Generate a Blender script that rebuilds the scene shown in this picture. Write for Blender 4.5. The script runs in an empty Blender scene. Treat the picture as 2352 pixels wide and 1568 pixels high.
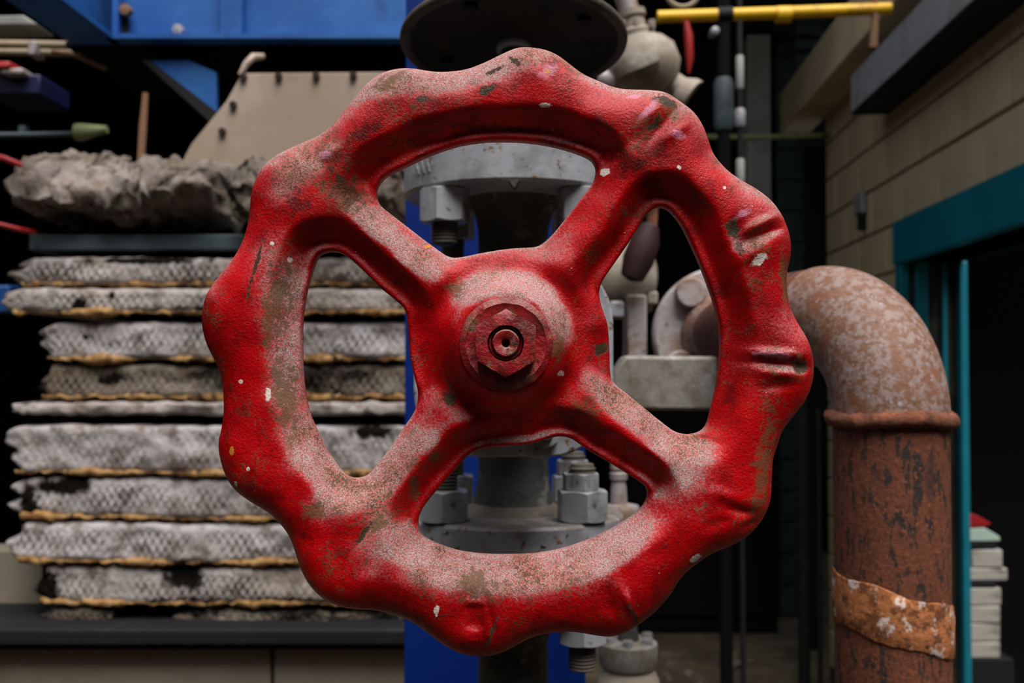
import bpy, bmesh, math, random
import numpy as np
from mathutils import Vector, Matrix, noise
random.seed(7); noise.seed_set(7)
C = bpy.context.collection
scene = bpy.context.scene
PI = math.pi

# ------------------------------------------------------------------ camera, sky, sun, exposure
H = 1.6                       # camera height
FPX = 2287.0                  # focal length in pixels of the 2352 x 1568 frame
PITCH = math.radians(1.4)
cd = bpy.data.cameras.new('camera')
cam = bpy.data.objects.new('camera', cd); C.objects.link(cam)
cam.location = (0, 0, H)
cam.rotation_euler = (PI / 2 + PITCH, 0, 0)
cd.sensor_width = 36.0
cd.lens = 36.0 * FPX / 2352.0
cd.clip_start = 0.01
cd.dof.use_dof = True
cd.dof.focus_distance = 0.325
cd.dof.aperture_fstop = 20.0
scene.camera = cam

w = bpy.data.worlds.new('overcast'); scene.world = w
w.use_nodes = True
bg = w.node_tree.nodes['Background']
bg.inputs[0].default_value = (0.93, 0.96, 1.0, 1)
bg.inputs[1].default_value = 0.62

sd = bpy.data.lights.new('sun', 'SUN'); so = bpy.data.objects.new('sun', sd); C.objects.link(so)
sd.energy = 4.3; sd.angle = math.radians(40); sd.color = (1.0, 0.96, 0.92)
def aim_sun(az, el):
    d = Vector((math.sin(az) * math.cos(el), -math.cos(az) * math.cos(el), math.sin(el)))
    so.rotation_euler = d.to_track_quat('Z', 'Y').to_euler()
aim_sun(math.radians(20), math.radians(64))
so.location = (1.5, -4, 6)

scene.view_settings.view_transform = 'Standard'
scene.view_settings.look = 'None'
scene.view_settings.exposure = 0.3
scene.view_settings.gamma = 1.0
scene.view_settings.use_curve_mapping = False

# ------------------------------------------------------------------ helpers
cp, sp = math.cos(PITCH), math.sin(PITCH)
def P(px, py, Y):
    """world point at distance Y along the ground axis seen at a pixel of the 2352 x 1568 frame"""
    u = (px - 1176.0) / FPX; v = (784.0 - py) / FPX
    d = (u, cp - v * sp, sp + v * cp)
    t = Y / d[1]
    return Vector((d[0] * t, Y, H + d[2] * t))

def lin(r, g, b):
    f = lambda c: (c / 255.0) / 12.92 if c / 255.0 <= 0.04045 else ((c / 255.0 + 0.055) / 1.055) ** 2.4
    return (f(r), f(g), f(b), 1.0)

class MB:
    def __init__(s): s.v = []; s.f = []
    def add(s, vs, fs):
        o = len(s.v); s.v += [Vector(a) for a in vs]; s.f += [[i + o for i in f] for f in fs]; return s
    def box(s, c, d, M=None):
        x, y, z = d[0] / 2, d[1] / 2, d[2] / 2
        vs = [Vector((i * x, j * y, k * z)) for i in (-1, 1) for j in (-1, 1) for k in (-1, 1)]
        if M is not None: vs = [M @ a for a in vs]
        vs = [a + Vector(c) for a in vs]
        return s.add(vs, [(0,1,3,2),(4,6,7,5),(0,4,5,1),(2,3,7,6),(0,2,6,4),(1,5,7,3)])
    def prism(s, poly, off):
        """closed polygon (list of 3D points) extruded by off"""
        n = len(poly); off = Vector(off)
        vs = [Vector(a) for a in poly] + [Vector(a) + off for a in poly]
        fs = [list(range(n))[::-1], list(range(n, 2 * n))]
        fs += [(i, (i + 1) % n, n + (i + 1) % n, n + i) for i in range(n)]
        return s.add(vs, fs)
    def lathe(s, prof, c=(0,0,0), axis='Z', n=48, M=None, caps=True):
        """prof: list of (radius, height)"""
        vs = []; fs = []
        for r, h in prof:
            for k in range(n):
                a = 2 * PI * k / n
                p = Vector((r * math.cos(a), r * math.sin(a), h))
                if M is not None: p = M @ p
                elif axis == 'Y': p = Vector((p.x, p.z, p.y))
                elif axis == 'X': p = Vector((p.z, p.x, p.y))
                vs.append(p + Vector(c))
        for i in range(len(prof) - 1):
            for k in range(n):
                k2 = (k + 1) % n
                fs.append((i * n + k, i * n + k2, (i + 1) * n + k2, (i + 1) * n + k))
        if caps:
            fs.append(list(range(n))[::-1]); m = (len(prof) - 1) * n; fs.append(list(range(m, m + n)))
        return s.add(vs, fs)
    def tube(s, path, r, n=20, caps=True):
        path = [Vector(a) for a in path]; m = len(path)
        rs = r if isinstance(r, (list, tuple)) else [r] * m
        t0 = (path[1] - path[0]).normalized()
        up = Vector((0, 0, 1)) if abs(t0.z) < 0.9 else Vector((0, 1, 0))
        nx = t0.cross(up).normalized()
        vs = []; fs = []
        for i, p in enumerate(path):
            t = (path[min(i + 1, m - 1)] - path[max(i - 1, 0)]).normalized()
            nx = (nx - t * nx.dot(t)).normalized(); ny = t.cross(nx)
            for k in range(n):
                a = 2 * PI * k / n
                vs.append(p + (nx * math.cos(a) + ny * math.sin(a)) * rs[i])
        for i in range(m - 1):
            for k in range(n):
                k2 = (k + 1) % n
                fs.append((i * n + k, i * n + k2, (i + 1) * n + k2, (i + 1) * n + k))
        if caps:
            fs.append(list(range(n))[::-1]); fs.append(list(range((m - 1) * n, m * n)))
        return s.add(vs, fs)
    def jitter(s, amp, scale, seed=0):
        for p in s.v:
            q = p * scale + Vector((seed * 7.3, seed * 3.1, seed))
            p += noise.noise_vector(q) * amp
        return s

ORIG = {}
def finish(name, me, mat, parent, origin, smooth=35, bevel=0):
    if parent is not None and origin is None: origin = ORIG[parent.name]
    me.transform(Matrix.Translation(-Vector(origin)))
    bm = bmesh.new(); bm.from_mesh(me); bmesh.ops.recalc_face_normals(bm, faces=bm.faces); bm.to_mesh(me); bm.free()
    me.materials.append(mat)
    if smooth:
        me.shade_smooth(); me.set_sharp_from_angle(angle=math.radians(smooth))
    o = bpy.data.objects.new(name, me); C.objects.link(o)
    if parent is not None:
        o.parent = parent
        d = Vector(origin) - ORIG[parent.name]; o.location = d
    else:
        o.location = origin
    ORIG[o.name] = Vector(origin)
    if bevel:
        b = o.modifiers.new('bevel', 'BEVEL'); b.width = bevel; b.segments = 2; b.limit_method = 'ANGLE'; b.angle_limit = math.radians(40)
    return o
def obj(name, mb, mat, parent=None, origin=None, smooth=35, bevel=0):
    if origin is None and parent is None:
        a = [sum(v[i] for v in mb.v) / len(mb.v) for i in range(2)]
        origin = Vector((a[0], a[1], min(v.z for v in mb.v)))
    me = bpy.data.meshes.new(name); me.from_pydata([tuple(v) for v in mb.v], [], mb.f)
    return finish(name, me, mat, parent, origin, smooth, bevel)
def tag(o, label, cat, group=None, kind=None):
    o['label'] = label; o['category'] = cat
    if group: o['group'] = group
    if kind: o['kind'] = kind
    return o
def thing(name, label, cat, loc, group=None, kind=None):
    o = bpy.data.objects.new(name, None); C.objects.link(o); o.location = loc
    o.empty_display_size = 0.05
    ORIG[o.name] = Vector(loc)
    return tag(o, label, cat, group, kind)

# ------------------------------------------------------------------ materials
class NB:
    """tiny node builder"""
    def __init__(s, name):
        s.m = bpy.data.materials.new(name); s.m.use_nodes = True
        s.t = s.m.node_tree; s.N = s.t.nodes; s.L = s.t.links
        s.bsdf = s.N['Principled BSDF']
        s.tc = s.N.new('ShaderNodeTexCoord')
        s.geo = s.N.new('ShaderNodeNewGeometry')
    def link(s, a, b): s.L.new(a, b)
    def mapping(s, loc=(0,0,0), rot=(0,0,0), sc=(1,1,1), typ='POINT'):
        n = s.N.new('ShaderNodeMapping'); n.vector_type = typ
        n.inputs['Location'].default_value = loc; n.inputs['Rotation'].default_value = rot; n.inputs['Scale'].default_value = sc
        s.link(s.tc.outputs['Object'], n.inputs['Vector']); return n.outputs[0]
    def noise(s, scale, detail=4, rough=0.6, st=None, dist=0.0, off=(0,0,0)):
        n = s.N.new('ShaderNodeTexNoise'); n.inputs['Scale'].default_value = scale
        n.inputs['Detail'].default_value = detail; n.inputs['Roughness'].default_value = rough; n.inputs['Distortion'].default_value = dist
        s.link(s.mapping(loc=off, sc=st or (1,1,1)), n.inputs['Vector']); return n.outputs[0]
    def vor(s, scale, rand=1.0, st=None, feat='F1'):
        n = s.N.new('ShaderNodeTexVoronoi'); n.feature = feat; n.inputs['Scale'].default_value = scale
        n.inputs['Randomness'].default_value = rand
        s.link(s.mapping(sc=st or (1,1,1)), n.inputs['Vector']); return n.outputs['Distance']
    def ramp(s, x, lo, hi, a=0.0, b=1.0):
        n = s.N.new('ShaderNodeMapRange'); n.interpolation_type = 'SMOOTHSTEP'
        n.inputs['From Min'].default_value = lo; n.inputs['From Max'].default_value = hi
        n.inputs['To Min'].default_value = a; n.inputs['To Max'].default_value = b
        s.link(x, n.inputs['Value']); return n.outputs[0]
    def math(s, op, a, b=None):
        n = s.N.new('ShaderNodeMath'); n.operation = op
        for i, x in enumerate((a, b)):
            if x is None: continue
            if isinstance(x, (int, float)): n.inputs[i].default_value = x
            else: s.link(x, n.inputs[i])
        return n.outputs[0]
    def mix(s, fac, a, b):
        n = s.N.new('ShaderNodeMix'); n.data_type = 'RGBA'
        if isinstance(fac, (int, float)): n.inputs[0].default_value = fac
        else: s.link(fac, n.inputs[0])
        for i, x in ((6, a), (7, b)):
            if isinstance(x, tuple): n.inputs[i].default_value = x
            else: s.link(x, n.inputs[i])
        return n.outputs[2]
    def fmix(s, fac, a, b):
        n = s.N.new('ShaderNodeMix'); n.data_type = 'FLOAT'
        s.link(fac, n.inputs[0])
        for i, x in ((2, a), (3, b)):
            if isinstance(x, (int, float)): n.inputs[i].default_value = x
            else: s.link(x, n.inputs[i])
        return n.outputs[0]
    def bump(s, h, strength, dist, prev=None):
        n = s.N.new('ShaderNodeBump'); n.inputs['Strength'].default_value = strength; n.inputs['Distance'].default_value = dist
        s.link(h, n.inputs['Height'])
        if prev is not None: s.link(prev, n.inputs['Normal'])
        return n.outputs[0]
    def spot(s, c, size, rot=0.0, soft=0.35, nz=None, amt=0.6, plane='XZ'):
        """mask of an irregular mark around c (object coordinates), in the XZ plane"""
        m = s.mapping(loc=c, rot=(0, rot, 0), sc=(size[0], 1.0, size[1]), typ='TEXTURE')
        sx = s.N.new('ShaderNodeSeparateXYZ'); s.link(m, sx.inputs[0])
        d = s.math('SQRT', s.math('ADD', s.math('MULTIPLY', sx.outputs[0], sx.outputs[0]), s.math('MULTIPLY', sx.outputs[2], sx.outputs[2])))
        if nz is not None: d = s.math('ADD', d, s.math('MULTIPLY', s.math('SUBTRACT', nz, 0.5), amt * 2))
        return s.ramp(d, 1.0 - soft, 1.0 + soft, 1.0, 0.0)
    def nz(s):
        sx = s.N.new('ShaderNodeSeparateXYZ'); s.link(s.geo.outputs['Normal'], sx.inputs[0]); return sx.outputs[2]
    def out(s, col, rough, metal=0.0, normal=None, spec=0.5):
        for k, x in (('Base Color', col), ('Roughness', rough), ('Metallic', metal), ('Specular IOR Level', spec)):
            if isinstance(x, (tuple, int, float)): s.bsdf.inputs[k].default_value = x
            else: s.link(x, s.bsdf.inputs[k])
        if normal is not None: s.link(normal, s.bsdf.inputs['Normal'])
        return s.m

def wm(name, col, rough=0.6, metal=0.0, layers=(), bump=None, dust=None, spec=0.4):
    """weathered surface: layers of (colour, scale, lo, hi, stretch, amount) laid over a base by noise"""
    b = NB(name); c = col; off = 0
    for L in layers:
        colr, sc, lo, hi = L[:4]; st = L[4] if len(L) > 4 and L[4] else None; amt = L[5] if len(L) > 5 else 1.0
        off += 3.7
        f = b.ramp(b.noise(sc, 6, 0.65, st, off=(off, off * 1.3, off * 0.7)), lo, hi, 0.0, amt)
        c = b.mix(f, c, colr)
    if dust:
        f = b.math('MULTIPLY', b.ramp(b.nz(), 0.1, 0.9), b.ramp(b.noise(dust[1], 5), 0.25, 0.7, 0.3, dust[2]))
        c = b.mix(f, c, dust[0])
    n = None
    if bump: n = b.bump(b.noise(bump[0], 6, 0.65), bump[1], bump[2])
    return b.out(c, rough, metal, n, spec)

BLACK = wm('near_black_shade', lin(16, 15, 15), 0.9, spec=0.1)  # near-black base colour stands in for deep interior shade
DARK = wm('dark_steel', lin(26, 27, 30), 0.7, layers=[(lin(42, 40, 38), 6, 0.5, 0.75)], spec=0.2)
BLUE = wm('blue_paint', lin(24, 78, 150), 0.5, layers=[(lin(44, 104, 170), 3, 0.4, 0.75), (lin(14, 48, 110), 7, 0.55, 0.8), (lin(60, 62, 60), 45, 0.70, 0.76)], bump=(60, 0.15, 0.004))
BLUECOL = wm('blue_column_paint', lin(5, 34, 104), 0.55, layers=[(lin(8, 50, 132), 6, 0.5, 0.8), (lin(6, 26, 80), 9, 0.58, 0.85), (lin(80, 110, 160), 60, 0.70, 0.74)], bump=(200, 0.2, 0.002), spec=0.12)
GALV = wm('galvanised_steel', lin(158, 159, 166), 0.45, 0.15, layers=[(lin(122, 122, 126), 40, 0.42, 0.7), (lin(178, 178, 186), 20, 0.5, 0.75, (1, 1, 3)), (lin(118, 84, 44), 120, 0.60, 0.66), (lin(74, 50, 26), 190, 0.62, 0.67)], bump=(300, 0.15, 0.001), dust=(lin(104, 92, 78), 60, 0.95))
CASTG = wm('cast_grey_steel', lin(66, 65, 63), 0.65, 0.1, layers=[(lin(46, 44, 40), 35, 0.42, 0.66), (lin(118, 116, 112), 70, 0.56, 0.72), (lin(88, 66, 40), 80, 0.64, 0.72)], bump=(220, 0.5, 0.002), dust=(lin(104, 92, 78), 60, 0.95))
BEIGE = wm('beige_painted_sheet', lin(158, 140, 122), 0.38, layers=[(lin(176, 158, 144), 3.2, 0.4, 0.7), (lin(112, 98, 80), 6, 0.55, 0.8), (lin(100, 70, 40), 30, 0.68, 0.76)])
BEIGEP = wm('beige_grey_casting', lin(150, 138, 124), 0.6, layers=[(lin(112, 102, 88), 14, 0.42, 0.7), (lin(172, 164, 156), 22, 0.5, 0.75), (lin(110, 72, 45), 50, 0.66, 0.75)], bump=(80, 0.3, 0.003))
WHITEST = wm('pale_grey_rusted_steel', lin(160, 152, 152), 0.55, 0.1, layers=[(lin(138, 114, 98), 40, 0.45, 0.65), (lin(104, 74, 54), 90, 0.60, 0.70), (lin(178, 174, 182), 30, 0.55, 0.75)], bump=(160, 0.3, 0.002))
BARG = wm('dull_grey_bar', lin(132, 128, 122), 0.6, 0.1, layers=[(lin(104, 98, 82), 60, 0.42, 0.65), (lin(156, 154, 156), 70, 0.55, 0.75), (lin(104, 84, 50), 50, 0.6, 0.74)], bump=(160, 0.25, 0.002))
RUST = wm('rusty_brown_pipe', lin(104, 56, 36), 0.75, layers=[(lin(44, 34, 31), 230, 0.50, 0.58, (1, 1, 0.30)), (lin(128, 72, 42), 330, 0.54, 0.64), (lin(34, 28, 27), 60, 0.55, 0.70, (1, 1, 0.35), 0.75)], bump=(260, 0.5, 0.002))
RUSTELB = wm('rusty_grey_elbow', lin(140, 120, 114), 0.6, layers=[(lin(116, 80, 60), 210, 0.44, 0.56), (lin(122, 78, 54), 60, 0.48, 0.66), (lin(156, 146, 152), 170, 0.60, 0.68), (lin(80, 54, 40), 340, 0.60, 0.68)], bump=(260, 0.4, 0.002))
RUSTWELD = wm('orange_rust_crust', lin(122, 72, 50), 0.9, layers=[(lin(84, 48, 34), 70, 0.45, 0.65), (lin(150, 92, 62), 110, 0.55, 0.7)], bump=(300, 0.9, 0.003))
TAPE = wm('corroded_wrap', lin(176, 108, 62), 0.8, layers=[(lin(110, 64, 34), 120, 0.47, 0.58), (lin(208, 190, 182), 120, 0.56, 0.62, (1, 1, 0.7)), (lin(60, 40, 28), 160, 0.62, 0.68)], bump=(300, 0.7, 0.002))
TEAL = wm('teal_paint', lin(16, 112, 130), 0.42, layers=[(lin(24, 124, 146), 5, 0.45, 0.7), (lin(12, 96, 112), 9, 0.55, 0.8)])
BLOCK = wm('painted_block', lin(196, 180, 148), 0.85, layers=[(lin(178, 162, 130), 3.0, 0.4, 0.7), (lin(208, 194, 166), 9, 0.55, 0.8), (lin(140, 122, 92), 18, 0.66, 0.8)], bump=(90, 0.35, 0.004))
MORTAR = wm('grimy_mortar', lin(84, 70, 50), 0.95, layers=[(lin(50, 40, 26), 6, 0.4, 0.65)])
GREYST = wm('grey_painted_steel', lin(150, 150, 146), 0.6, layers=[(lin(126, 126, 122), 5, 0.45, 0.7)])
CHANNEL = wm('slate_grey_channel', lin(150, 152, 160), 0.5, layers=[(lin(126, 126, 130), 7, 0.45, 0.7)])
YELLOW = wm('yellow_paint', lin(225, 176, 18), 0.45, layers=[(lin(170, 120, 20), 8, 0.55, 0.75), (lin(120, 80, 30), 25, 0.66, 0.74)])
GREENP = wm('pale_green_paint', lin(128, 136, 92), 0.5, layers=[(lin(98, 106, 62), 10, 0.5, 0.7)])
MAROON = wm('maroon_rubber', lin(44, 18, 16), 0.7, layers=[(lin(30, 14, 12), 20, 0.5, 0.7)])
REDP = wm('faded_red_paint', lin(150, 24, 24), 0.5, layers=[(lin(120, 22, 20), 12, 0.5, 0.7)])
DISHM = wm('dark_cast_dish', lin(36, 31, 26), 0.85, layers=[(lin(24, 24, 26), 12, 0.42, 0.65), (lin(56, 46, 32), 55, 0.6, 0.72), (lin(14, 14, 16), 20, 0.62, 0.72)], bump=(240, 0.4, 0.002), dust=(lin(130, 118, 100), 40, 0.9))
RIMM = wm('worn_dish_rim', lin(84, 76, 66), 0.7, layers=[(lin(52, 46, 38), 30, 0.45, 0.65)], bump=(240, 0.4, 0.002))
WOOD = wm('brown_wood', lin(128, 94, 70), 0.8, layers=[(lin(110, 78, 55), 20, 0.45, 0.7, (1, 1, 0.2))])
CONC = wm('stained_beige_panel', lin(134, 124, 108), 0.8, layers=[(lin(112, 102, 84), 3, 0.42, 0.7), (lin(70, 60, 44), 12, 0.62, 0.74, (1, 1, 0.12))], bump=(40, 0.2, 0.004))
GOLD = wm('rusty_wire_seam', lin(176, 136, 84), 0.9, layers=[(lin(128, 84, 38), 60, 0.45, 0.6), (lin(58, 36, 20), 26, 0.52, 0.64), (lin(186, 168, 138), 110, 0.58, 0.68)], bump=(220, 0.9, 0.004))
DEEPBLUE = wm('deep_blue_plastic', lin(8, 14, 58), 0.5)
PAPER = wm('grey_stacked_board', lin(168, 164, 154), 0.85, layers=[(lin(120, 116, 104), 12, 0.45, 0.7, (1, 1, 4))])
PALEGR = wm('pale_green_sheet', lin(170, 190, 178), 0.8)
TUBEB = wm('beige_conduit', lin(152, 136, 112), 0.6, layers=[(lin(115, 98, 74), 10, 0.5, 0.7)])
SLATE = wm('dim_slate_panel', lin(70, 86, 90), 0.6, layers=[(lin(44, 52, 54), 4, 0.45, 0.7)])

def wool_mat(name, a, b_, dark, amt, seed):
    b = NB(name)
    c = b.mix(b.ramp(b.noise(7, 6, 0.65, off=(seed, 2, 1)), 0.35, 0.65), a, b_)
    c = b.mix(b.ramp(b.noise(28, 6, 0.7, off=(seed, 7, 1)), 0.46, 0.66, 0, 0.85), c, lin(116, 102, 86))
    c = b.mix(b.ramp(b.noise(5, 6, 0.7, (0.7, 1, 1.5), off=(seed, 4, 9)), 0.57 - amt, 0.68 - amt, 0, 0.95), c, dark)
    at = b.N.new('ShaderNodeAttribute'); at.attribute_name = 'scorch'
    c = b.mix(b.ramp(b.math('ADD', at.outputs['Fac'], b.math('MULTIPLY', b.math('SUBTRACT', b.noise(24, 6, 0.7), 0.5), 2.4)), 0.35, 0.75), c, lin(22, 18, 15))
    n = b.bump(b.noise(130, 5, 0.7), 0.9, 0.01)
    return b.out(c, 0.95, 0.0, n, 0.1)
WOOL = [wool_mat('wool_a', lin(204, 196, 194), lin(174, 160, 148), lin(44, 36, 28), 0.0, 1),
        wool_mat('wool_b', lin(212, 206, 210), lin(188, 178, 174), lin(64, 54, 44), -0.04, 5),
        wool_mat('wool_c', lin(158, 146, 134), lin(120, 106, 92), lin(30, 25, 20), 0.07, 9),
        wool_mat('wool_d', lin(204, 194, 190), lin(178, 166, 160), lin(44, 36, 28), 0.0, 13)]
WOOLROLL = wool_mat('wool_roll', lin(168, 156, 150), lin(128, 116, 104), lin(38, 33, 26), 0.03, 17)

# the handwheel's paint: red, dusty where it faces up, rusted and chipped
WY = 0.33                                                   # distance of the wheel plane
WC = P(1166, 803, WY)                                       # wheel centre
def wl(px, py):                                             # wheel-plane coordinates of a pixel
    q = P(px, py, WY); return (q.x - WC.x, q.z - WC.z)
def wheel_mat():
    b = NB('red_wheel_paint')
    n1 = b.noise(38, 6, 0.65); n2 = b.noise(130, 6, 0.7, off=(5, 2, 8)); n3 = b.noise(1150, 3, 0.7); n4 = b.noise(2400, 2, 0.6)
    n5 = b.noise(60, 6, 0.7, off=(9, 4, 1))
    red = b.mix(b.ramp(n1, 0.35, 0.7), lin(186, 1, 8), lin(128, 0, 5))
    red = b.mix(b.ramp(n2, 0.48, 0.70, 0, 0.7), red, lin(84, 4, 5))
    red = b.mix(b.ramp(n3, 0.56, 0.68, 0, 0.6), red, lin(70, 8, 6))
    # faded pink skin, then settled dust on what faces up
    atd = b.N.new('ShaderNodeAttribute'); atd.attribute_name = 'dustmark'
    up = b.math('ADD', b.math('ADD', b.math('MULTIPLY', b.nz(), 0.85), b.math('MULTIPLY', atd.outputs['Fac'], 0.46)), b.math('MULTIPLY', b.math('SUBTRACT', n1, 0.5), 0.8))
    up2 = b.math('ADD', up, b.math('MULTIPLY', b.math('SUBTRACT', n3, 0.5), 0.6))
    c = b.mix(b.ramp(up2, 0.14, 0.48, 0.0, 0.66), red, lin(200, 66, 72))
    grain = b.ramp(n3, 0.36, 0.58, 0.5, 1.0)
    dm = b.math('MULTIPLY', b.ramp(up2, 0.28, 0.64), grain)
    dcol = b.mix(b.ramp(n5, 0.42, 0.62), lin(156, 138, 134), lin(122, 102, 86))
    dcol = b.mix(b.ramp(n4, 0.48, 0.62, 0, 0.55), dcol, lin(204, 192, 190))
    dcol = b.mix(b.ramp(n4, 0.38, 0.48, 0.65, 0.0), dcol, lin(84, 62, 52))
    c = b.mix(b.math('MULTIPLY', dm, 0.9), c, dcol)
    # rust and dirt patches
    rm = b.ramp(b.math('ADD', n5, b.math('MULTIPLY', b.math('SUBTRACT', n3, 0.5), 0.7)), 0.57, 0.68)
    c = b.mix(b.math('MULTIPLY', rm, 0.75), c, b.mix(b.ramp(n2, 0.4, 0.6), lin(104, 72, 48), lin(66, 44, 28)))
    nn = b.noise(420, 6, 0.75, off=(1, 6, 2))
    def mark(nm, col, lo, hi, amt, strength=1.0):
        nonlocal c
        at = b.N.new('ShaderNodeAttribute'); at.attribute_name = nm
        v = b.math('ADD', at.outputs['Fac'], b.math('MULTIPLY', b.math('SUBTRACT', nn, 0.5), amt))
        m_ = b.ramp(v, lo, hi, 0.0, strength)
        c = b.mix(m_, c, col); return m_
    mark('stain', lin(96, 72, 48), 0.40, 1.15, 4.6, 0.8)
    mark('grime_and_shade', lin(40, 14, 10), 0.60, 1.25, 3.4, 0.7)  # dark marks: real grime mixed with shade painted on the rim and spokes
    dk = mark('chip', lin(64, 49, 35), 0.50, 0.75, 3.4)
    wh = mark('splash', lin(218, 200, 190), 0.50, 0.70, 2.6)
    mark('scuff', lin(205, 140, 165), 0.45, 1.1, 2.6, 0.55)
    mark('ochre', lin(196, 128, 50), 0.5, 0.7, 2.4)
    sv = b.vor(330); fleck = b.ramp(sv, 0.05, 0.09, 1.0, 0.0)
    fl = b.math('MULTIPLY', fleck, b.ramp(b.noise(75, 2), 0.55, 0.62)); c = b.mix(b.math('MULTIPLY', fl, 0.8), c, lin(200, 175, 160))
    c = b.mix(b.ramp(n4, 0.64, 0.70, 0, 0.75), c, lin(48, 24, 18))
    rough = b.fmix(dm, 0.38, 0.95)
    rough = b.math('MAXIMUM', rough, b.math('MULTIPLY', rm, 0.8))
    n = b.bump(n5, 0.12, 0.0030)
    n = b.bump(n2, 0.16, 0.0014, n)
    n = b.bump(n3, 0.6, 0.0005, n)
    n = b.bump(b.math('SUBTRACT', wh, dk), 0.5, 0.0008, n)
    return b.out(c, rough, 0.0, n, 0.22)
WHEELP = wheel_mat()
def hub_mat():
    b = NB('red_nut_paint')
    n1 = b.noise(90, 6, 0.7); n3 = b.noise(500, 4, 0.7)
    c = b.mix(b.ramp(n1, 0.4, 0.65), lin(150, 8, 18), lin(96, 6, 12))
    c = b.mix(b.ramp(n3, 0.56, 0.68, 0, 0.8), c, lin(70, 40, 30))
    up = b.ramp(b.nz(), 0.0, 0.8)
    c = b.mix(b.math('MULTIPLY', up, b.ramp(n3, 0.35, 0.6, 0.4, 0.85)), c, lin(150, 118, 108))
    c = b.mix(b.ramp(b.noise(150, 5, 0.7, off=(3, 3, 3)), 0.52, 0.64, 0, 0.85), c, lin(112, 86, 66))
    c = b.mix(b.ramp(b.noise(240, 5, 0.7, off=(8, 1, 3)), 0.56, 0.66, 0, 0.8), c, lin(42, 22, 16))
    n = b.bump(n3, 0.6, 0.0008); n = b.bump(n1, 0.4, 0.002, n)
    return b.out(c, 0.5, 0.0, n, 0.45)
NUTP = hub_mat()

# ------------------------------------------------------------------ the setting
def plane_box(name, lo, hi, mat, label, cat):
    m = MB(); c = [(a + b_) / 2 for a, b_ in zip(lo, hi)]; d = [b_ - a for a, b_ in zip(lo, hi)]
    m.box(c, d); o = obj(name, m, mat, smooth=0); tag(o, label, cat, kind='structure'); return o
FLOORM = wm('trampled_dirt', lin(74, 64, 46), 0.95, layers=[(lin(52, 44, 30), 3, 0.4, 0.65), (lin(104, 96, 80), 9, 0.56, 0.7), (lin(34, 28, 20), 14, 0.58, 0.72)], bump=(12, 0.6, 0.03))
plane_box('floor', (-5, -3, -0.1), (5, 9, 0), FLOORM, 'brown dirt floor with scattered rubble', 'floor')
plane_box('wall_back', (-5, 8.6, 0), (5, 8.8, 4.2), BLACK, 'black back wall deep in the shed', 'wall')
plane_box('side_fill_blocker', (4.6, -2.6, 0), (4.8, 1.4, 4.2), wm('side_blocker_brown', lin(70, 62, 54), 0.9), 'unseen brown wall added far to the right to cut side light', 'wall')  # out of view, added to block low sky light from the right
plane_box('wall_left', (-4.4, -2.4, 0), (-4.2, 8.6, 4.2), BLACK, 'dark side wall left of the shed', 'wall')  # stretch beside the viewer added to block low sky light from the left
plane_box('front_fill_blocker', (-5, -2.6, 0), (5, -2.4, 4.2), wm('front_blocker_brown', lin(70, 62, 54), 0.9), 'unseen brown wall added behind the viewer to cut frontal light', 'wall')  # out of view, added to block frontal sky so light falls from above
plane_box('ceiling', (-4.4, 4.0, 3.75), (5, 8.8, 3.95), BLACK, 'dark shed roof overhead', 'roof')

# block wall on the right: local y runs along the wall away from the camera, -x faces the yard
WS = 0.067; W0 = 1.272
def wallpt(Y): return Vector((W0 + WS * Y, Y, 0))
ang = -math.atan(WS); RZ = Matrix.Rotation(ang, 3, 'Z')
Y0 = 1.6
wall_base = wallpt(Y0)
LEN = (5.1 - Y0) * math.sqrt(1 + WS * WS)
def sat(Y): return (Y - Y0) * math.sqrt(1 + WS * WS)      # distance along the wall
DOOR0, DOOR1, DOORT = sat(2.2), sat(3.86), 2.0            # opening along the wall, top
wm_ = MB()
T = 0.19
def wbox(m, s0, s1, z0, z1, x0=0.008, x1=T): m.box(((x0 + x1) / 2, (s0 + s1) / 2, (z0 + z1) / 2), (x1 - x0, s1 - s0, z1 - z0))
wbox(wm_, DOOR1, LEN, 0, 3.3); wbox(wm_, 0, DOOR0, 0, 3.3); wbox(wm_, DOOR0, DOOR1, DOORT, 3.3)
wall_r = obj('wall_right', wm_, MORTAR, origin=(0, 0, 0), smooth=0)
wall_r.location = wall_base; wall_r.rotation_euler = (0, 0, ang)
tag(wall_r, 'beige painted concrete block wall on the right', 'wall', kind='structure')
ORIG[wall_r.name] = Vector((0, 0, 0))
BH, BL, G = 0.19, 0.40, 0.010
block_mesh = {}
def block(s0, s1, z0, z1):
    ln = round(s1 - s0, 3); hh = round(z1 - z0, 3)
    k = (ln, hh)
    if k not in block_mesh:
        m = MB().box((0, 0, 0), (0.05, ln - G, hh - G))
        me = bpy.data.meshes.new('block'); me.from_pydata([tuple(v) for v in m.v], [], m.f); me.materials.append(BLOCK)
        bm = bmesh.new(); bm.from_mesh(me); bmesh.ops.recalc_face_normals(bm, faces=bm.faces)
        bmesh.ops.bevel(bm, geom=bm.edges[:], offset=0.005, segments=1, affect='EDGES'); bm.to_mesh(me); bm.free()
        block_mesh[k] = me
    o = bpy.data.objects.new('block', block_mesh[k]); C.objects.link(o); o.parent = wall_r
    o.location = (0.025 + random.uniform(-0.001, 0.001), (s0 + s1) / 2, (z0 + z1) / 2)
zt = [DOORT - 0.02 - 10 * BH + i * BH for i in range(18)]
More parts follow.
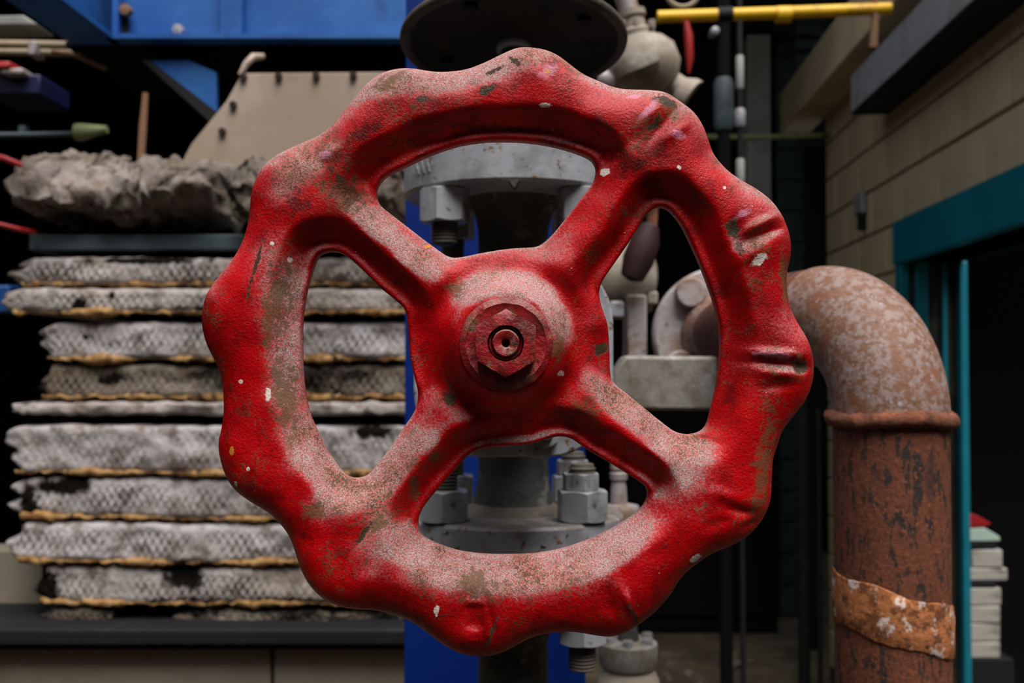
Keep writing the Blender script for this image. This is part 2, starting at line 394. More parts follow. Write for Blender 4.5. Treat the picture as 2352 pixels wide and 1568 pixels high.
for ci, z0 in enumerate(zt):
    if z0 < 0.02 or z0 + BH > 3.3: continue
    s = LEN - (BL if ci % 2 else BL / 2)
    edges = [LEN]
    while s > 0: edges.append(s); s -= BL
    edges.append(0)
    for a, b_ in zip(edges[1:], edges[:-1]):
        segs = [(a, b_)]
        if z0 < DOORT + 0.1:                                   # courses cut by the door opening and its lintel
            cut0, cut1 = DOOR0 - 0.06, DOOR1 + 0.06
            segs = [(p, q) for p, q in ((a, min(b_, cut0)), (max(a, cut1), b_)) if q - p > 0.03]
        for p, q in segs: block(p, q, z0, z0 + BH)

# teal door frame set in the block wall
def wobj(name, m, mat, root, bevel=0): return obj(name, m, mat, root, Vector((0, 0, 0)), 0, bevel)
dr = bpy.data.objects.new('door_1', None); C.objects.link(dr); dr.location = wall_base; dr.rotation_euler = (0, 0, ang)
ORIG[dr.name] = Vector((0, 0, 0)); tag(dr, 'teal steel door frame around the dark doorway', 'door frame', kind='structure')
m = MB(); wbox(m, DOOR0 - 0.06, DOOR1 + 0.07, DOORT, DOORT + 0.165, -0.03, T + 0.01); wobj('lintel', m, TEAL, dr, 0.004)
m = MB(); wbox(m, DOOR1 + 0.0, DOOR1 + 0.07, 0, DOORT, -0.022, T + 0.01); wobj('jamb', m, TEAL, dr, 0.004)
m = MB(); wbox(m, DOOR1 - 0.03, DOOR1, 0, DOORT, 0.03, 0.075); wobj('door_stop', m, TEAL, dr, 0.006)
m = MB(); wbox(m, DOOR1 - 0.018, DOOR1, 0, DOORT, 0.13, 0.15); wobj('door_stop', m, TEAL, dr, 0.004)
m = MB(); wbox(m, DOOR1 - 0.05, DOOR1, 0, DOORT, T - 0.005, T + 0.025); wobj('jamb_edge', m, TEAL, dr, 0.006)
m = MB(); wbox(m, DOOR0 - 0.06, DOOR0, 0, DOORT, -0.022, T + 0.01); wobj('jamb', m, TEAL, dr, 0.004)
# dark room behind the doorway, near end left open to light the jamb
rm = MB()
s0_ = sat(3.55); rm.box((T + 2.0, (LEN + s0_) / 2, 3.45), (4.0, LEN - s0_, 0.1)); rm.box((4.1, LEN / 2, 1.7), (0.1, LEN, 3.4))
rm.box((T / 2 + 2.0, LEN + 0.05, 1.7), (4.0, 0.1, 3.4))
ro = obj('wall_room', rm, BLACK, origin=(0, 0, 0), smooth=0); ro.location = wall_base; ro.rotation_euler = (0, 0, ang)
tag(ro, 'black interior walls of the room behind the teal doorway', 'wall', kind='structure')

# ledge and steel channel high on the block wall
m = MB(); wbox(m, sat(2.0), LEN + 0.35, 2.88, 3.10, -0.16, 0.0); t = wobj('trim_1', m, BLOCK, None, 0.006)
t.location = wall_base; t.rotation_euler = (0, 0, ang); tag(t, 'beige ledge running along the top of the block wall', 'ledge', kind='structure')
ch = bpy.data.objects.new('steel_channel', None); C.objects.link(ch); ch.location = wall_base; ch.rotation_euler = (0, 0, ang)
ORIG[ch.name] = Vector((0, 0, 0)); tag(ch, 'slate grey steel channel fixed high along the block wall', 'channel')
m = MB(); wbox(m, sat(1.8), sat(4.06), 2.64, 2.79, -0.15, -0.14); wbox(m, sat(1.8), sat(4.06), 2.78, 2.79, -0.14, -0.002); wobj('web', m, CHANNEL, ch, 0.002)
m = MB(); wbox(m, sat(1.8), sat(4.06), 2.63, 2.64, -0.15, -0.002); wobj('flange', m, DARK, ch)
m = MB(); wbox(m, sat(4.05), sat(4.06), 2.64, 2.78, -0.14, -0.002); wobj('end_plate', m, CHANNEL, ch)
# small pale bracket on the wall
q0 = sat(4.42)
br = bpy.data.objects.new('wall_bracket', None); C.objects.link(br); br.location = wall_base; br.rotation_euler = (0, 0, ang)
ORIG[br.name] = Vector((0, 0, 0)); tag(br, 'small pale bracket fixed to the block wall left of the teal lintel', 'bracket')
m = MB(); wbox(m, q0 - 0.06, q0 + 0.06, 2.27, 2.37, -0.03, -0.001); wobj('plate', m, GALV, br, 0.008)
m = MB(); wbox(m, q0 - 0.04, q0 - 0.01, 2.20, 2.28, -0.035, -0.001); wobj('hook', m, DARK, br, 0.004)

# rubble on the dirt floor
def rubble():
    m = MB(); rnd = random.Random(3)
    for i in range(240):
        x = rnd.uniform(-0.6, 2.4); y = rnd.uniform(4.2, 8.2)
        if x > W0 + WS * y - 0.15 and y < 5.3: continue
        if x > 1.35 and y > 4.7: continue
        if y > 5.7 and x > 0.55: continue
        r = rnd.uniform(0.010, 0.040) * (1.8 if rnd.random() < 0.06 else 1)
        k = MB().lathe([(0.3 * r, 0), (r, 0.25 * r), (0.8 * r, 0.7 * r), (0.2 * r, 0.9 * r)], n=6).jitter(r * 0.5, 1.3 / r, i)
        m.add([v + Vector((x, y, -0.002)) for v in k.v], k.f)
    o = obj('floor_rubble', m, wm('rubble', lin(96, 88, 74), 0.95, layers=[(lin(140, 134, 124), 1.2, 0.52, 0.56), (lin(60, 52, 40), 2, 0.5, 0.55)]), smooth=0)
    tag(o, 'loose pale rubble strewn over the dirt floor', 'rubble', kind='stuff')
rubble()

# ------------------------------------------------------------------ handwheel (solid casting from a 3D field)
OUT = [(1187,113),(1220,112),(1254,118),(1283,131),(1309,150),(1339,172),(1379,190),(1409,202),(1439,207),(1493,209),(1529,215),(1564,237),(1593,260),(1614,291),(1627,326),(1639,357),(1668,391),(1700,414),(1736,435),(1768,460),(1789,487),(1805,519),(1814,555),(1814,591),(1807,622),(1805,650),(1808,684),(1816,713),(1832,745),(1851,776),(1863,810),(1867,848),(1861,887),(1844,925),(1817,959),(1795,990),(1783,1024),(1774,1053),(1771,1093),(1769,1139),(1760,1170),(1742,1202),(1714,1231),(1674,1253),(1634,1270),(1605,1289),(1580,1308),(1558,1332),(1540,1362),(1518,1388),(1494,1411),(1467,1431),(1437,1450),(1401,1460),(1366,1457),(1333,1451),(1297,1448),(1258,1452),(1222,1461),(1187,1479),(1157,1494),(1124,1504),(1088,1504),(1049,1495),(1013,1474),(987,1455),(960,1434),(928,1417),(895,1406),(856,1399),(818,1397),(782,1391),(740,1370),(709,1336),(691,1301),(680,1268),(668,1235),(649,1206),(618,1176),(578,1152),(541,1123),(520,1090),(508,1053),(504,1015),(511,982),(516,941),(514,887),(508,858),(496,829),(479,796),(469,762),(466,735),(468,708),(479,672),(508,631),(541,589),(560,552),(570,519),(575,487),(577,457),(585,424),(603,388),(632,361),(674,339),(724,318),(761,293),(794,254),(819,223),(844,194),(873,173),(908,161),(945,159),(991,166),(1028,167),(1072,161),(1117,144),(1154,126)]
HOLES = [
 [(866,445),(868,431),(889,406),(931,385),(988,358),(1050,337),(1111,327),(1173,326),(1235,331),(1296,344),(1346,362),(1363,376),(1368,396),(1360,423),(1343,445),(1316,480),(1291,512),(1264,544),(1235,566),(1198,570),(1161,573),(1111,581),(1057,592),(1032,591),(1008,576),(978,554),(939,524),(902,495),(877,475),(867,458)],
 [(1511,477),(1533,482),(1552,502),(1569,528),(1601,596),(1626,660),(1642,710),(1652,764),(1652,817),(1645,881),(1633,935),(1622,974),(1606,991),(1576,997),(1547,989),(1519,969),(1483,940),(1447,910),(1411,881),(1401,858),(1399,799),(1395,746),(1383,710),(1376,681),(1378,658),(1390,635),(1422,589),(1451,546),(1476,506),(1494,485)],
 [(1283,1001),(1248,1010),(1210,1020),(1151,1024),(1105,1030),(1078,1043),(1051,1072),(1012,1115),(977,1158),(962,1189),(963,1216),(975,1233),(1008,1249),(1054,1264),(1113,1272),(1175,1273),(1229,1270),(1287,1260),(1345,1241),(1396,1218),(1438,1193),(1469,1169),(1484,1146),(1485,1123),(1473,1109),(1434,1083),(1384,1053),(1345,1030),(1314,1008)],
 [(736,587),(757,579),(782,581),(806,596),(835,622),(873,660),(906,687),(931,712),(937,743),(939,775),(942,812),(951,858),(961,903),(954,941),(927,982),(893,1032),(864,1069),(844,1090),(819,1097),(794,1090),(773,1065),(748,1028),(728,986),(711,945),(701,895),(697,845),(695,791),(696,740),(702,689),(714,639),(725,605)]]
def spline(pts, k):
    p = np.array([wl(*q) for q in pts]); n = len(p); res = []
    p0, p1, p2, p3 = np.roll(p, 1, 0), p, np.roll(p, -1, 0), np.roll(p, -2, 0)
    for j in range(k):
        t = j / k
        res.append(0.5 * (2 * p1 + (p2 - p0) * t + (2 * p0 - 5 * p1 + 4 * p2 - p3) * t * t + (3 * p1 - p0 - 3 * p2 + p3) * t ** 3))
    return np.stack(res, 1).reshape(-1, 2)
def dist2(X, Z, poly):
    """signed distance (negative inside) of grid points to a closed polyline"""
    pts = np.stack([X.ravel(), Z.ravel()], 1).astype(np.float32); best = np.full(len(pts), 1e9, np.float32); ins = np.zeros(len(pts), bool)
    A = poly.astype(np.float32); B = np.roll(A, -1, 0)
    for a, b_ in zip(A, B):
        d = b_ - a; L2 = float(d @ d) + 1e-20
        t = np.clip(((pts - a) @ d) / L2, 0, 1)
        e0 = pts[:, 0] - a[0] - t * d[0]; e1 = pts[:, 1] - a[1] - t * d[1]
        best = np.minimum(best, e0 * e0 + e1 * e1)
        c = ((a[1] > pts[:, 1]) != (b_[1] > pts[:, 1]))
        if c.any(): ins ^= c & (pts[:, 0] < (b_[0] - a[0]) * (pts[:, 1] - a[1]) / (b_[1] - a[1] + 1e-20) + a[0])
    return np.where(ins, -1, 1) * np.sqrt(best).reshape(-1).astype(np.float32)
def sstep(a, b_, x):
    t = np.clip((x - a) / (b_ - a), 0, 1); return t * t * (3 - 2 * t)
MARKS = {
 'stain': [(800, 455, 70, 50, 40), (650, 700, 34, 130, 8), (665, 900, 34, 120, -8), (1740, 1060, 26, 130, 8), (1815, 840, 26, 36, 0), (735, 1160, 30, 26, 0),
         (1000, 1045, 18, 24, 0), (955, 1120, 14, 40, 0), (1095, 1330, 60, 40, 0), (880, 1190, 46, 18, -30), (905, 200, 55, 22, -30), (1050, 665, 24, 26, 0), (1275, 800, 24, 34, 0),
         (1530, 255, 46, 34, 40), (1790, 640, 20, 70, -8), (1560, 1380, 40, 34, -40), (720, 760, 20, 90, 0)],
 'chip': [(1122, 224, 24, 12, -25), (975, 247, 17, 9, -10), (1378, 800, 20, 15, 0), (1668, 536, 17, 24, -20), (1037, 914, 16, 18, 0), (1522, 246, 26, 15, 20),
              (1494, 300, 8, 22, 40), (1182, 158, 22, 6, 45), (1135, 180, 24, 7, -25), (605, 620, 5, 70, 14), (1825, 845, 22, 12, 0), (1570, 812, 6, 6, 0), (1395, 1065, 5, 5, 0),
              (1130, 1440, 5, 36, 20), (1445, 1390, 5, 30, -25), (845, 1215, 6, 34, 35)],
 'splash': [(632, 905, 7, 17, 0), (1588, 1272, 18, 9, -25), (1007, 1387, 6, 15, 8), (1386, 402, 10, 11, -30), (1250, 260, 14, 5, 0), (1727, 604, 22, 11, -35), (1284, 857, 10, 7, 0), (554, 1106, 5, 8, 0),
              (676, 602, 6, 6, 0), (642, 568, 7, 6, 0), (570, 875, 5, 5, 0), (588, 1070, 5, 5, 0), (1548, 398, 5, 5, 0), (1650, 443, 5, 5, 0), (1400, 1090, 5, 5, 0)],
 'scuff': [(1258, 180, 28, 16, -30), (1480, 270, 36, 10, -50), (1545, 325, 22, 12, 20), (1690, 500, 26, 9, -25), (1760, 815, 50, 8, 4), (760, 370, 20, 14, 0), (1450, 235, 20, 8, 0)],
 'dustmark': [(672, 640, 70, 120, 12), (668, 830, 60, 150, 0), (715, 1010, 60, 110, -25), (800, 1130, 100, 70, -30), (930, 1060, 60, 130, 40), (1000, 1010, 40, 80, 40), (900, 1240, 110, 60, -25), (885, 1190, 60, 60, 0), (1010, 1300, 90, 50, 0), (1130, 1310, 240, 60, 3), (1350, 1280, 120, 45, -22), (1165, 672, 120, 32, 0), (1275, 740, 30, 70, -25), (860, 530, 110, 34, 38), (960, 620, 100, 26, 38), (1440, 950, 150, 30, 40), (1540, 1070, 110, 70, 30), (1200, 1005, 100, 26, 0), (1700, 560, 60, 30, -30), (1000, 190, 220, 40, -8), (700, 420, 90, 40, -40)],
 'grime_and_shade': [(1440, 385, 80, 40, 35), (1490, 430, 60, 26, 30), (850, 320, 70, 22, -30), (800, 440, 60, 40, 40), (1290, 330, 60, 10, 10), (1680, 570, 14, 40, -20), (870, 660, 60, 10, 40), (700, 480, 40, 40, 0), (1150, 300, 200, 9, 2)],
 'ochre': [(985, 568, 12, 5, -25), (1255, 184, 7, 6, 0), (550, 1030, 6, 12, 0), (1770, 1155, 7, 9, 0)]}
def mark_values(V, lst):
    r = np.zeros(len(V), np.float32); k = WY / FPX
    for (px, py, rx, ry, rot) in lst:
        x, z = wl(px, py); a = -math.radians(rot)
        dx, dz = V[:, 0] - x, V[:, 2] - z
        u = (dx * math.cos(a) + dz * math.sin(a)) / (rx * k); v = (-dx * math.sin(a) + dz * math.cos(a)) / (ry * k)
        r = np.maximum(r, np.clip(1.5 - np.hypot(u, v), 0, 1.5))
    r[V[:, 1] > 0.0005] = 0
    return r
def build_wheel():
    h = 0.00062; mm = 0.001
    xs = np.arange(-0.106, 0.106, h, dtype=np.float32); ds = np.arange(-0.0135, 0.0225, h, dtype=np.float32)
    X, Z = np.meshgrid(xs, xs, indexing='ij')
    # cheaper distance on a grid twice as coarse, then interpolated up
    xc = xs[::2] if len(xs) % 2 else np.append(xs[::2], xs[-1] + h)
    Xc, Zc = np.meshgrid(xc, xc, indexing='ij')
    def up(D):
        D = D.reshape(len(xc), len(xc)); n = len(xs); ia = np.minimum(np.arange(n) / 2.0, len(xc) - 1.001); i0 = ia.astype(int); f = (ia - i0)[:, None].astype(np.float32)
        R = D[i0] * (1 - f) + D[i0 + 1] * f
        f2 = (ia - i0)[None, :].astype(np.float32)
        return R[:, i0] * (1 - f2) + R[:, i0 + 1] * f2
    dout = -up(dist2(Xc, Zc, spline(OUT, 4)))                   # positive inside the outline
    din = None
    for hp in HOLES:
        d = up(dist2(Xc, Zc, spline(hp, 6))); din = d if din is None else np.minimum(din, d)   # positive outside the holes
    R = np.hypot(X, Z)
    hx, hz = wl(1163, 789); RH = np.hypot(X - hx, Z - hz)
    rng = np.random.RandomState(4)
    def lump(scale, seed):
        r = np.random.RandomState(seed); s = np.zeros_like(X)
        for i in range(14):
            k = r.uniform(0.5, 1.6) * scale; a = r.uniform(0, 2 * PI)
            s += np.sin(k * (X * math.cos(a) + Z * math.sin(a)) + r.uniform(0, 6.28))
        return s / 3.7
    # front height: thin lip by the openings, rounded crest along rim and spokes, boss at the hub
    gz = np.gradient(din, h, axis=1); below = sstep(-0.3, 0.5, gz)     # 1 where the opening lies below: pronounced lip there
    st_ = (0.2 + 2.6 * below) * mm
    Tm = np.clip((din + 0.5 * mm * lump(260, 1) - st_) / (11.0 * mm - st_), 0, 1); Tm = Tm * Tm * (3 - 2 * Tm)
    Tm = Tm * below + (1 - below) * np.sqrt(np.clip(Tm, 1e-4, 1)) ** 1.3
    lip = (0.1 + 0.8 * below) * mm * np.exp(-((din - 0.9 * mm) / (1.1 * mm)) ** 2)
    spoke = sstep(0.078, 0.060, R)
    crest = (7.6 - 1.6 * spoke) * mm
    front = 2.6 * mm + lip + crest * Tm + 0.35 * mm * lump(150, 2) + 0.16 * mm * lump(420, 3)
    front = np.maximum(front - 2.6 * mm * np.exp(-((RH - 24.5 * mm) / (4.0 * mm)) ** 2), 1.8 * mm)
    boss = sstep(22.5 * mm, 15.0 * mm, RH)
    front = front * (1 - 0.25 * boss) + boss * 10.0 * mm
    cone = np.exp(-(RH / (25 * mm)) ** 4)
    front = front + 1.2 * mm * cone
    # dents, creases and cast marks
    def crease(px, py, ln, wd, rot, dep):
        x, z = wl(px, py); a = math.radians(rot); k = WY / FPX
        u = (X - x) * math.cos(a) + (Z - z) * math.sin(a); v = -(X - x) * math.sin(a) + (Z - z) * math.cos(a)
        return dep * mm * np.exp(-(u / (ln * k)) ** 2 - (v / (wd * k)) ** 2)
    for c in [(1735, 520, 55, 10, 25, 1.3), (1735, 548, 60, 9, 22, -1.5), (1715, 590, 50, 14, 30, 0.9), (1675, 545, 18, 26, 0, -1.6),
              (1765, 812, 55, 9, -4, 1.5), (1770, 835, 60, 8, -4, -1.5), (1775, 858, 50, 9, -4, 1.0), (1825, 845, 22, 14, 0, -1.8), (1770, 885, 40, 10, 5, -0.9),
              (1500, 265, 40, 10, 50, 1.1), (1522, 290, 46, 8, 50, -1.2), (1540, 320, 40, 10, 35, 0.9), (1490, 330, 40, 9, 55, -0.7),
              (1690, 1165, 36, 10, -12, -1.5), (1660, 1130, 40, 14, -10, 0.8), (1715, 1195, 22, 9, 25, -1.4), (1640, 1190, 34, 12, 20, -0.8),
              (1435, 1370, 34, 8, -68, 1.3), (1395, 1375, 40, 12, -75, -0.7), (1470, 1395, 26, 10, 30, 0.7),
              (742, 378, 18, 26, 10, -1.4), (770, 365, 26, 12, 30, 1.0), (1130, 1405, 6, 55, 15, -0.8), (1060, 1400, 8, 50, -8, -0.6),
              (845, 1215, 8, 40, -30, -0.7), (1445, 340, 60, 14, 35, -0.7), (1250, 180, 10, 30, 20, -0.5),
              (1600, 1005, 36, 7, -10, -0.9), (1120, 640, 30, 6, 10, 0.8), (1330, 200, 60, 18, -20, 0.4)]:
        front = front + crease(*c)
    # rectangular cast pocket at the bottom of the rim
    x, z = wl(1092, 1412); k = WY / FPX
    u, v = np.abs(X - x) / (20 * k), np.abs(Z - z) / (36 * k)
    front = front - 0.9 * mm * sstep(1.15, 0.9, np.maximum(u, v))
    x, z = wl(1090, 1440); front = front + 1.4 * mm * np.exp(-((X - x) / (22 * k)) ** 2 - ((Z - z) / (14 * k)) ** 2)
    front = np.maximum(front, 1.5 * mm)
    back = 2.6 * mm + 4.0 * mm * Tm + boss * 2 * mm
    wr = 12.5 * mm
    q = np.clip(1 - dout / wr, 0, 3)
    F = np.empty((len(xs), len(xs), len(ds)), np.float32)
    k = 1.0 * mm
    for j, d in enumerate(ds):
        Hh = front if d >= 0 else back
        a = (np.sqrt(q * q + (d / Hh) ** 2) - 1) * np.minimum(Hh, 8 * mm)
        b_ = -din
        hmx = np.clip(0.5 + 0.5 * (a - b_) / k, 0, 1)
        F[:, :, j] = b_ * (1 - hmx) + a * hmx + k * hmx * (1 - hmx)
    # surface nets
    S = F < 0
    nx, ny, nz = F.shape
    cnt = np.zeros((nx - 1, ny - 1, nz - 1), np.int8)
    for i in (0, 1):
        for j in (0, 1):
            for l in (0, 1): cnt += S[i:nx - 1 + i, j:ny - 1 + j, l:nz - 1 + l]
    act = (cnt > 0) & (cnt < 8)
    ci = np.argwhere(act); idx = np.full(act.shape, -1, np.int32); idx[act] = np.arange(len(ci))
    pos = np.zeros((len(ci), 3)); num = np.zeros(len(ci))
    cor = [(i, j, l) for i in (0, 1) for j in (0, 1) for l in (0, 1)]
    val = {c: F[ci[:, 0] + c[0], ci[:, 1] + c[1], ci[:, 2] + c[2]] for c in cor}
    for c in cor:
        for ax in range(3):
            if c[ax]: continue
            e = list(c); e[ax] = 1; e = tuple(e)
            va, vb = val[c], val[e]; cr = (va < 0) != (vb < 0)
            t = np.where(cr, va / np.where(cr, va - vb, 1), 0)
            pt = np.tile(np.array(c, float), (len(ci), 1)); pt[:, ax] += t
            pos[cr] += pt[cr]; num[cr] += 1
    pos = (ci + pos / num[:, None]) * h
    pos += np.array([xs[0], xs[0], ds[0]])
    quads = []
    for ax in range(3):
        o1, o2 = [a for a in range(3) if a != ax]
        sl0 = [slice(None)] * 3; sl1 = [slice(None)] * 3; sl0[ax] = slice(0, -1); sl1[ax] = slice(1, None)
        cr = S[tuple(sl0)] != S[tuple(sl1)]
        e = np.argwhere(cr); fl = S[tuple(sl0)][cr]
        e_ok = (e[:, o1] > 0) & (e[:, o2] > 0) & (e[:, o1] < F.shape[o1] - 1) & (e[:, o2] < F.shape[o2] - 1)
        e = e[e_ok]; fl = fl[e_ok]
        def cell(d1, d2):
            g = e.copy(); g[:, o1] += d1; g[:, o2] += d2; return idx[g[:, 0], g[:, 1], g[:, 2]]
        qd = np.stack([cell(-1, -1), cell(0, -1), cell(0, 0), cell(-1, 0)], 1)
        flip = fl if ax != 1 else ~fl
        qd[~flip] = qd[~flip][:, ::-1]
        quads.append(qd)
    Q = np.concatenate(quads)
    # light smoothing
    E = np.concatenate([Q[:, [0, 1]], Q[:, [1, 2]], Q[:, [2, 3]], Q[:, [3, 0]]])
    for it in range(4):
        acc = np.zeros_like(pos); n_ = np.zeros(len(pos))
        for ax in range(3):
            acc[:, ax] = np.bincount(E[:, 0], pos[E[:, 1], ax], len(pos)) + np.bincount(E[:, 1], pos[E[:, 0], ax], len(pos))
        n_ = np.bincount(E[:, 0], minlength=len(pos)) + np.bincount(E[:, 1], minlength=len(pos))
        pos = pos * 0.45 + 0.55 * acc / np.maximum(n_, 1)[:, None]
    V = np.stack([pos[:, 0], -pos[:, 2], pos[:, 1]], 1)        # depth towards the camera is -Y
    fn = np.cross(V[Q[:, 2]] - V[Q[:, 0]], V[Q[:, 3]] - V[Q[:, 1]])
    # orientation: front faces must look at -Y
    cen = V[Q].mean(1)
    if (fn[cen[:, 1] < -0.006][:, 1].mean()) > 0: Q = Q[:, ::-1]; fn = -fn
    N = np.zeros_like(V)
    for i in range(4):
        for ax in range(3): N[:, ax] += np.bincount(Q[:, i], fn[:, ax], len(V))
    N /= np.linalg.norm(N, axis=1)[:, None] + 1e-12
    # split into rim, four spokes and hub
    r = np.hypot(cen[:, 0] - hx * 0, cen[:, 2]); rh = np.hypot(cen[:, 0] - hx, cen[:, 2] - hz)
    angs = np.arctan2(cen[:, 2], cen[:, 0])
    sp_dirs = np.radians([140, 54, -33, -132])
    dif = np.abs((angs[:, None] - sp_dirs[None] + PI) % (2 * PI) - PI).argmin(1)
    reg = np.where(r > 480 * WY / FPX, 0, np.where(rh < 185 * WY / FPX, 1, 2 + dif))
    for rid, nm in ((0, 'rim'), (1, 'hub'), (2, 'spoke'), (3, 'spoke'), (4, 'spoke'), (5, 'spoke')):
        q = Q[reg == rid]; u, inv = np.unique(q, return_inverse=True); q = inv.reshape(-1, 4)
        me = bpy.data.meshes.new(nm)
        me.vertices.add(len(u)); me.vertices.foreach_set('co', V[u].astype(np.float32).ravel())
        me.loops.add(q.size); me.loops.foreach_set('vertex_index', q.ravel().astype(np.int32))
        me.polygons.add(len(q)); me.polygons.foreach_set('loop_start', np.arange(0, q.size, 4, dtype=np.int32))
        me.update(calc_edges=True); me.validate()
        me.shade_smooth()
        me.normals_split_custom_set_from_vertices(N[u].astype(np.float32).tolist())
        for an, lst in MARKS.items():
            at = me.attributes.new(an, 'FLOAT', 'POINT'); at.data.foreach_set('value', mark_values(V[u], lst))
        me.materials.append(WHEELP)
        o = bpy.data.objects.new(nm, me); C.objects.link(o); o.parent = wheel
    return hx, hz
wheel = thing('valve_handwheel', 'large red scalloped iron handwheel with chipped dusty paint', 'handwheel', WC)
hx, hz = build_wheel(); hz -= 3.5 * WY / FPX
HC = WC + Vector((hx, 0, hz))
def hexpoly(R, rot=0.0): return [(R * math.cos(rot + k * PI / 3), R * math.sin(rot + k * PI / 3)) for k in range(6)]
K = WY / FPX
FR = -0.0178                                                # face of the hub boss, towards the camera
m = MB(); m.lathe([(5.0e-3, 0.004), (13.8e-3, 0.004), (14.6e-3, -0.0012), (14.4e-3, -0.0025), (12.6e-3, -0.0034), (12.0e-3, -0.0030), (5.0e-3, -0.003)], c=(HC.x, HC.y + FR, HC.z), axis='Y', n=72).jitter(0.00025, 400)
obj('washer', m, NUTP, wheel, smooth=50)
def nut(c, R, h0, h1, axis, hole, rot=PI / 6, ch=0.12, n=48):
    """hexagon nut with chamfered corners and a round bore; h0 (base) to h1 (outer face) along the axis"""
    m = MB(); s = 1 if h1 > h0 else -1
    def ring(fn, h):
        vs = []
        for k in range(n):
            a = 2 * PI * k / n; r = fn(a); p = (r * math.cos(a), r * math.sin(a), h)
            if axis == 'Y': p = (p[0], p[2], p[1])
            elif axis == 'X': p = (p[2], p[0], p[1])
            vs.append(Vector(p) + Vector(c))
        return vs
    apo = R * math.cos(PI / 6)
    hx_ = lambda a: apo / math.cos(((a - rot) % (PI / 3)) - PI / 6)
    def chh(a): return (hx_(a) - apo) * 0.55
    R1 = apo * 1.0
    v = []
    rows = [ring(lambda a: hole, h0), ring(lambda a: min(hx_(a), apo * 1.02), h0)]
    base = ring(hx_, h0); top = ring(hx_, h1)
    for k in range(n):
        a = 2 * PI * k / n; d = chh(a) * s; i = {'X': 0, 'Y': 1, 'Z': 2}[axis]
        base[k][i] += d; top[k][i] -= d
    rows += [base, top, ring(lambda a: min(hx_(a), apo * 0.985), h1), ring(lambda a: hole, h1)]
    for rr in rows: v += rr
    f = []
    for i in range(len(rows)):
        j = (i + 1) % len(rows)
        for k in range(n): f.append((i * n + k, i * n + (k + 1) % n, j * n + (k + 1) % n, j * n + k))
    m.add(v, f); return m
m = nut((HC.x, HC.y, HC.z), 72 * K, FR - 0.0030, FR - 0.0125, 'Y', 38 * K, rot=PI / 6); m.jitter(0.00018, 500)
obj('lock_nut', m, NUTP, wheel, smooth=28)
m = MB(); m.lathe([(37.5 * K, FR - 0.002), (37.5 * K, FR - 0.0098), (35 * K, FR - 0.0110), (32 * K, FR - 0.0112), (31 * K, FR - 0.0098), (29.5 * K, FR - 0.0098), (28.5 * K, FR - 0.0122), (26 * K, FR - 0.0128), (12 * K, FR - 0.0126), (9 * K, FR - 0.0122), (7.5 * K, FR - 0.0085)], c=HC, axis='Y', n=48).jitter(0.00014, 600)
obj('stem_end', m, NUTP, wheel, smooth=40)

# ------------------------------------------------------------------ gate valve behind the wheel
VY = 0.69; VZ = H + 0.006
vx = 0.0008
valve = thing('gate_valve', 'grey flanged gate valve behind the red handwheel', 'valve', (vx, VY, H - 0.158))
def vz(z): return H + z
# body: vertical barrel with flared necks
m = MB()
m.lathe([(0.036, vz(-0.100)), (0.028, vz(-0.094)), (0.0245, vz(-0.080)), (0.0240, vz(-0.066)), (0.027, vz(-0.055)), (0.034, vz(-0.044)), (0.043, vz(-0.025)), (0.045, vz(0.004)),
         (0.043, vz(0.035)), (0.034, vz(0.056)), (0.027, vz(0.068)), (0.0240, vz(0.080)), (0.0245, vz(0.094)), (0.028, vz(0.108)), (0.036, vz(0.116))], c=(vx, VY, 0), n=56).jitter(0.0008, 90)
obj('body', m, CASTG, valve)
def fl_disc(z0, z1, r, e=0.002): return [(0.01, vz(z0)), (r - e, vz(z0)), (r, vz(z0) + e), (r, vz(z1) - e), (r - e, vz(z1)), (0.01, vz(z1))]
for nm, z0, z1, r in (('flange', 0.115, 0.142, 0.0755), ('flange', -0.127, -0.100, 0.0755)):
    obj(nm, MB().lathe(fl_disc(z0, z1, r), c=(vx, VY, 0), n=96), GALV, valve)
# casting tab under the upper flange, stamped marks on its edge
t = MB().prism([P(1168, 412, 0.6135), P(1193, 412, 0.6135), P(1186, 424, 0.6135), P(1181, 431, 0.6135), P(1176, 424, 0.6135)], (0, 0.012, 0)); obj('casting_tab', t, CASTG, valve)
for i in range(3):
    a = math.asin(((974 + i * 13) - 1180) / 2287 * 0.68 / 0.0755)
    d = Vector((math.sin(a), -math.cos(a), 0)); c = Vector((vx, VY, 0)) + d * 0.0757
    p0 = c + Vector((0, 0, vz(0.1245))); p1 = c + Vector((-0.0018, 0, vz(0.1325)))
    obj('stamped_mark', MB().tube([p0, p1], 0.0008, n=8), GALV, valve)
# bonnet: neck, rounded square flange with bolts, cone and stem
m = MB(); m.lathe([(0.036, -0.05), (0.033, -0.085), (0.036, -0.10)], c=(vx, VY, VZ), axis='Y', n=40); obj('bonnet_neck', m, CASTG, valve)
def rsq(R, rc, y0, y1, c):
    pts = []
    for sx, sz, a0 in ((1, 1, 0), (-1, 1, PI / 2), (-1, -1, PI), (1, -1, 1.5 * PI)):
        for k in range(9):
            a = a0 + k * PI / 16; pts.append(Vector((c[0] + sx * (R - rc) + rc * math.cos(a), y0, c[2] + sz * (R - rc) + rc * math.sin(a))))
    return MB().prism(pts, (0, y1 - y0, 0))
obj('bonnet_flange', rsq(0.0555, 0.036, 0.553, 0.568, (vx, 0, VZ - 0.001)), GALV, valve, bevel=0.0012)
obj('bonnet_flange', rsq(0.0560, 0.036, 0.570, 0.590, (vx, 0, VZ - 0.001)), GALV, valve, bevel=0.0012)
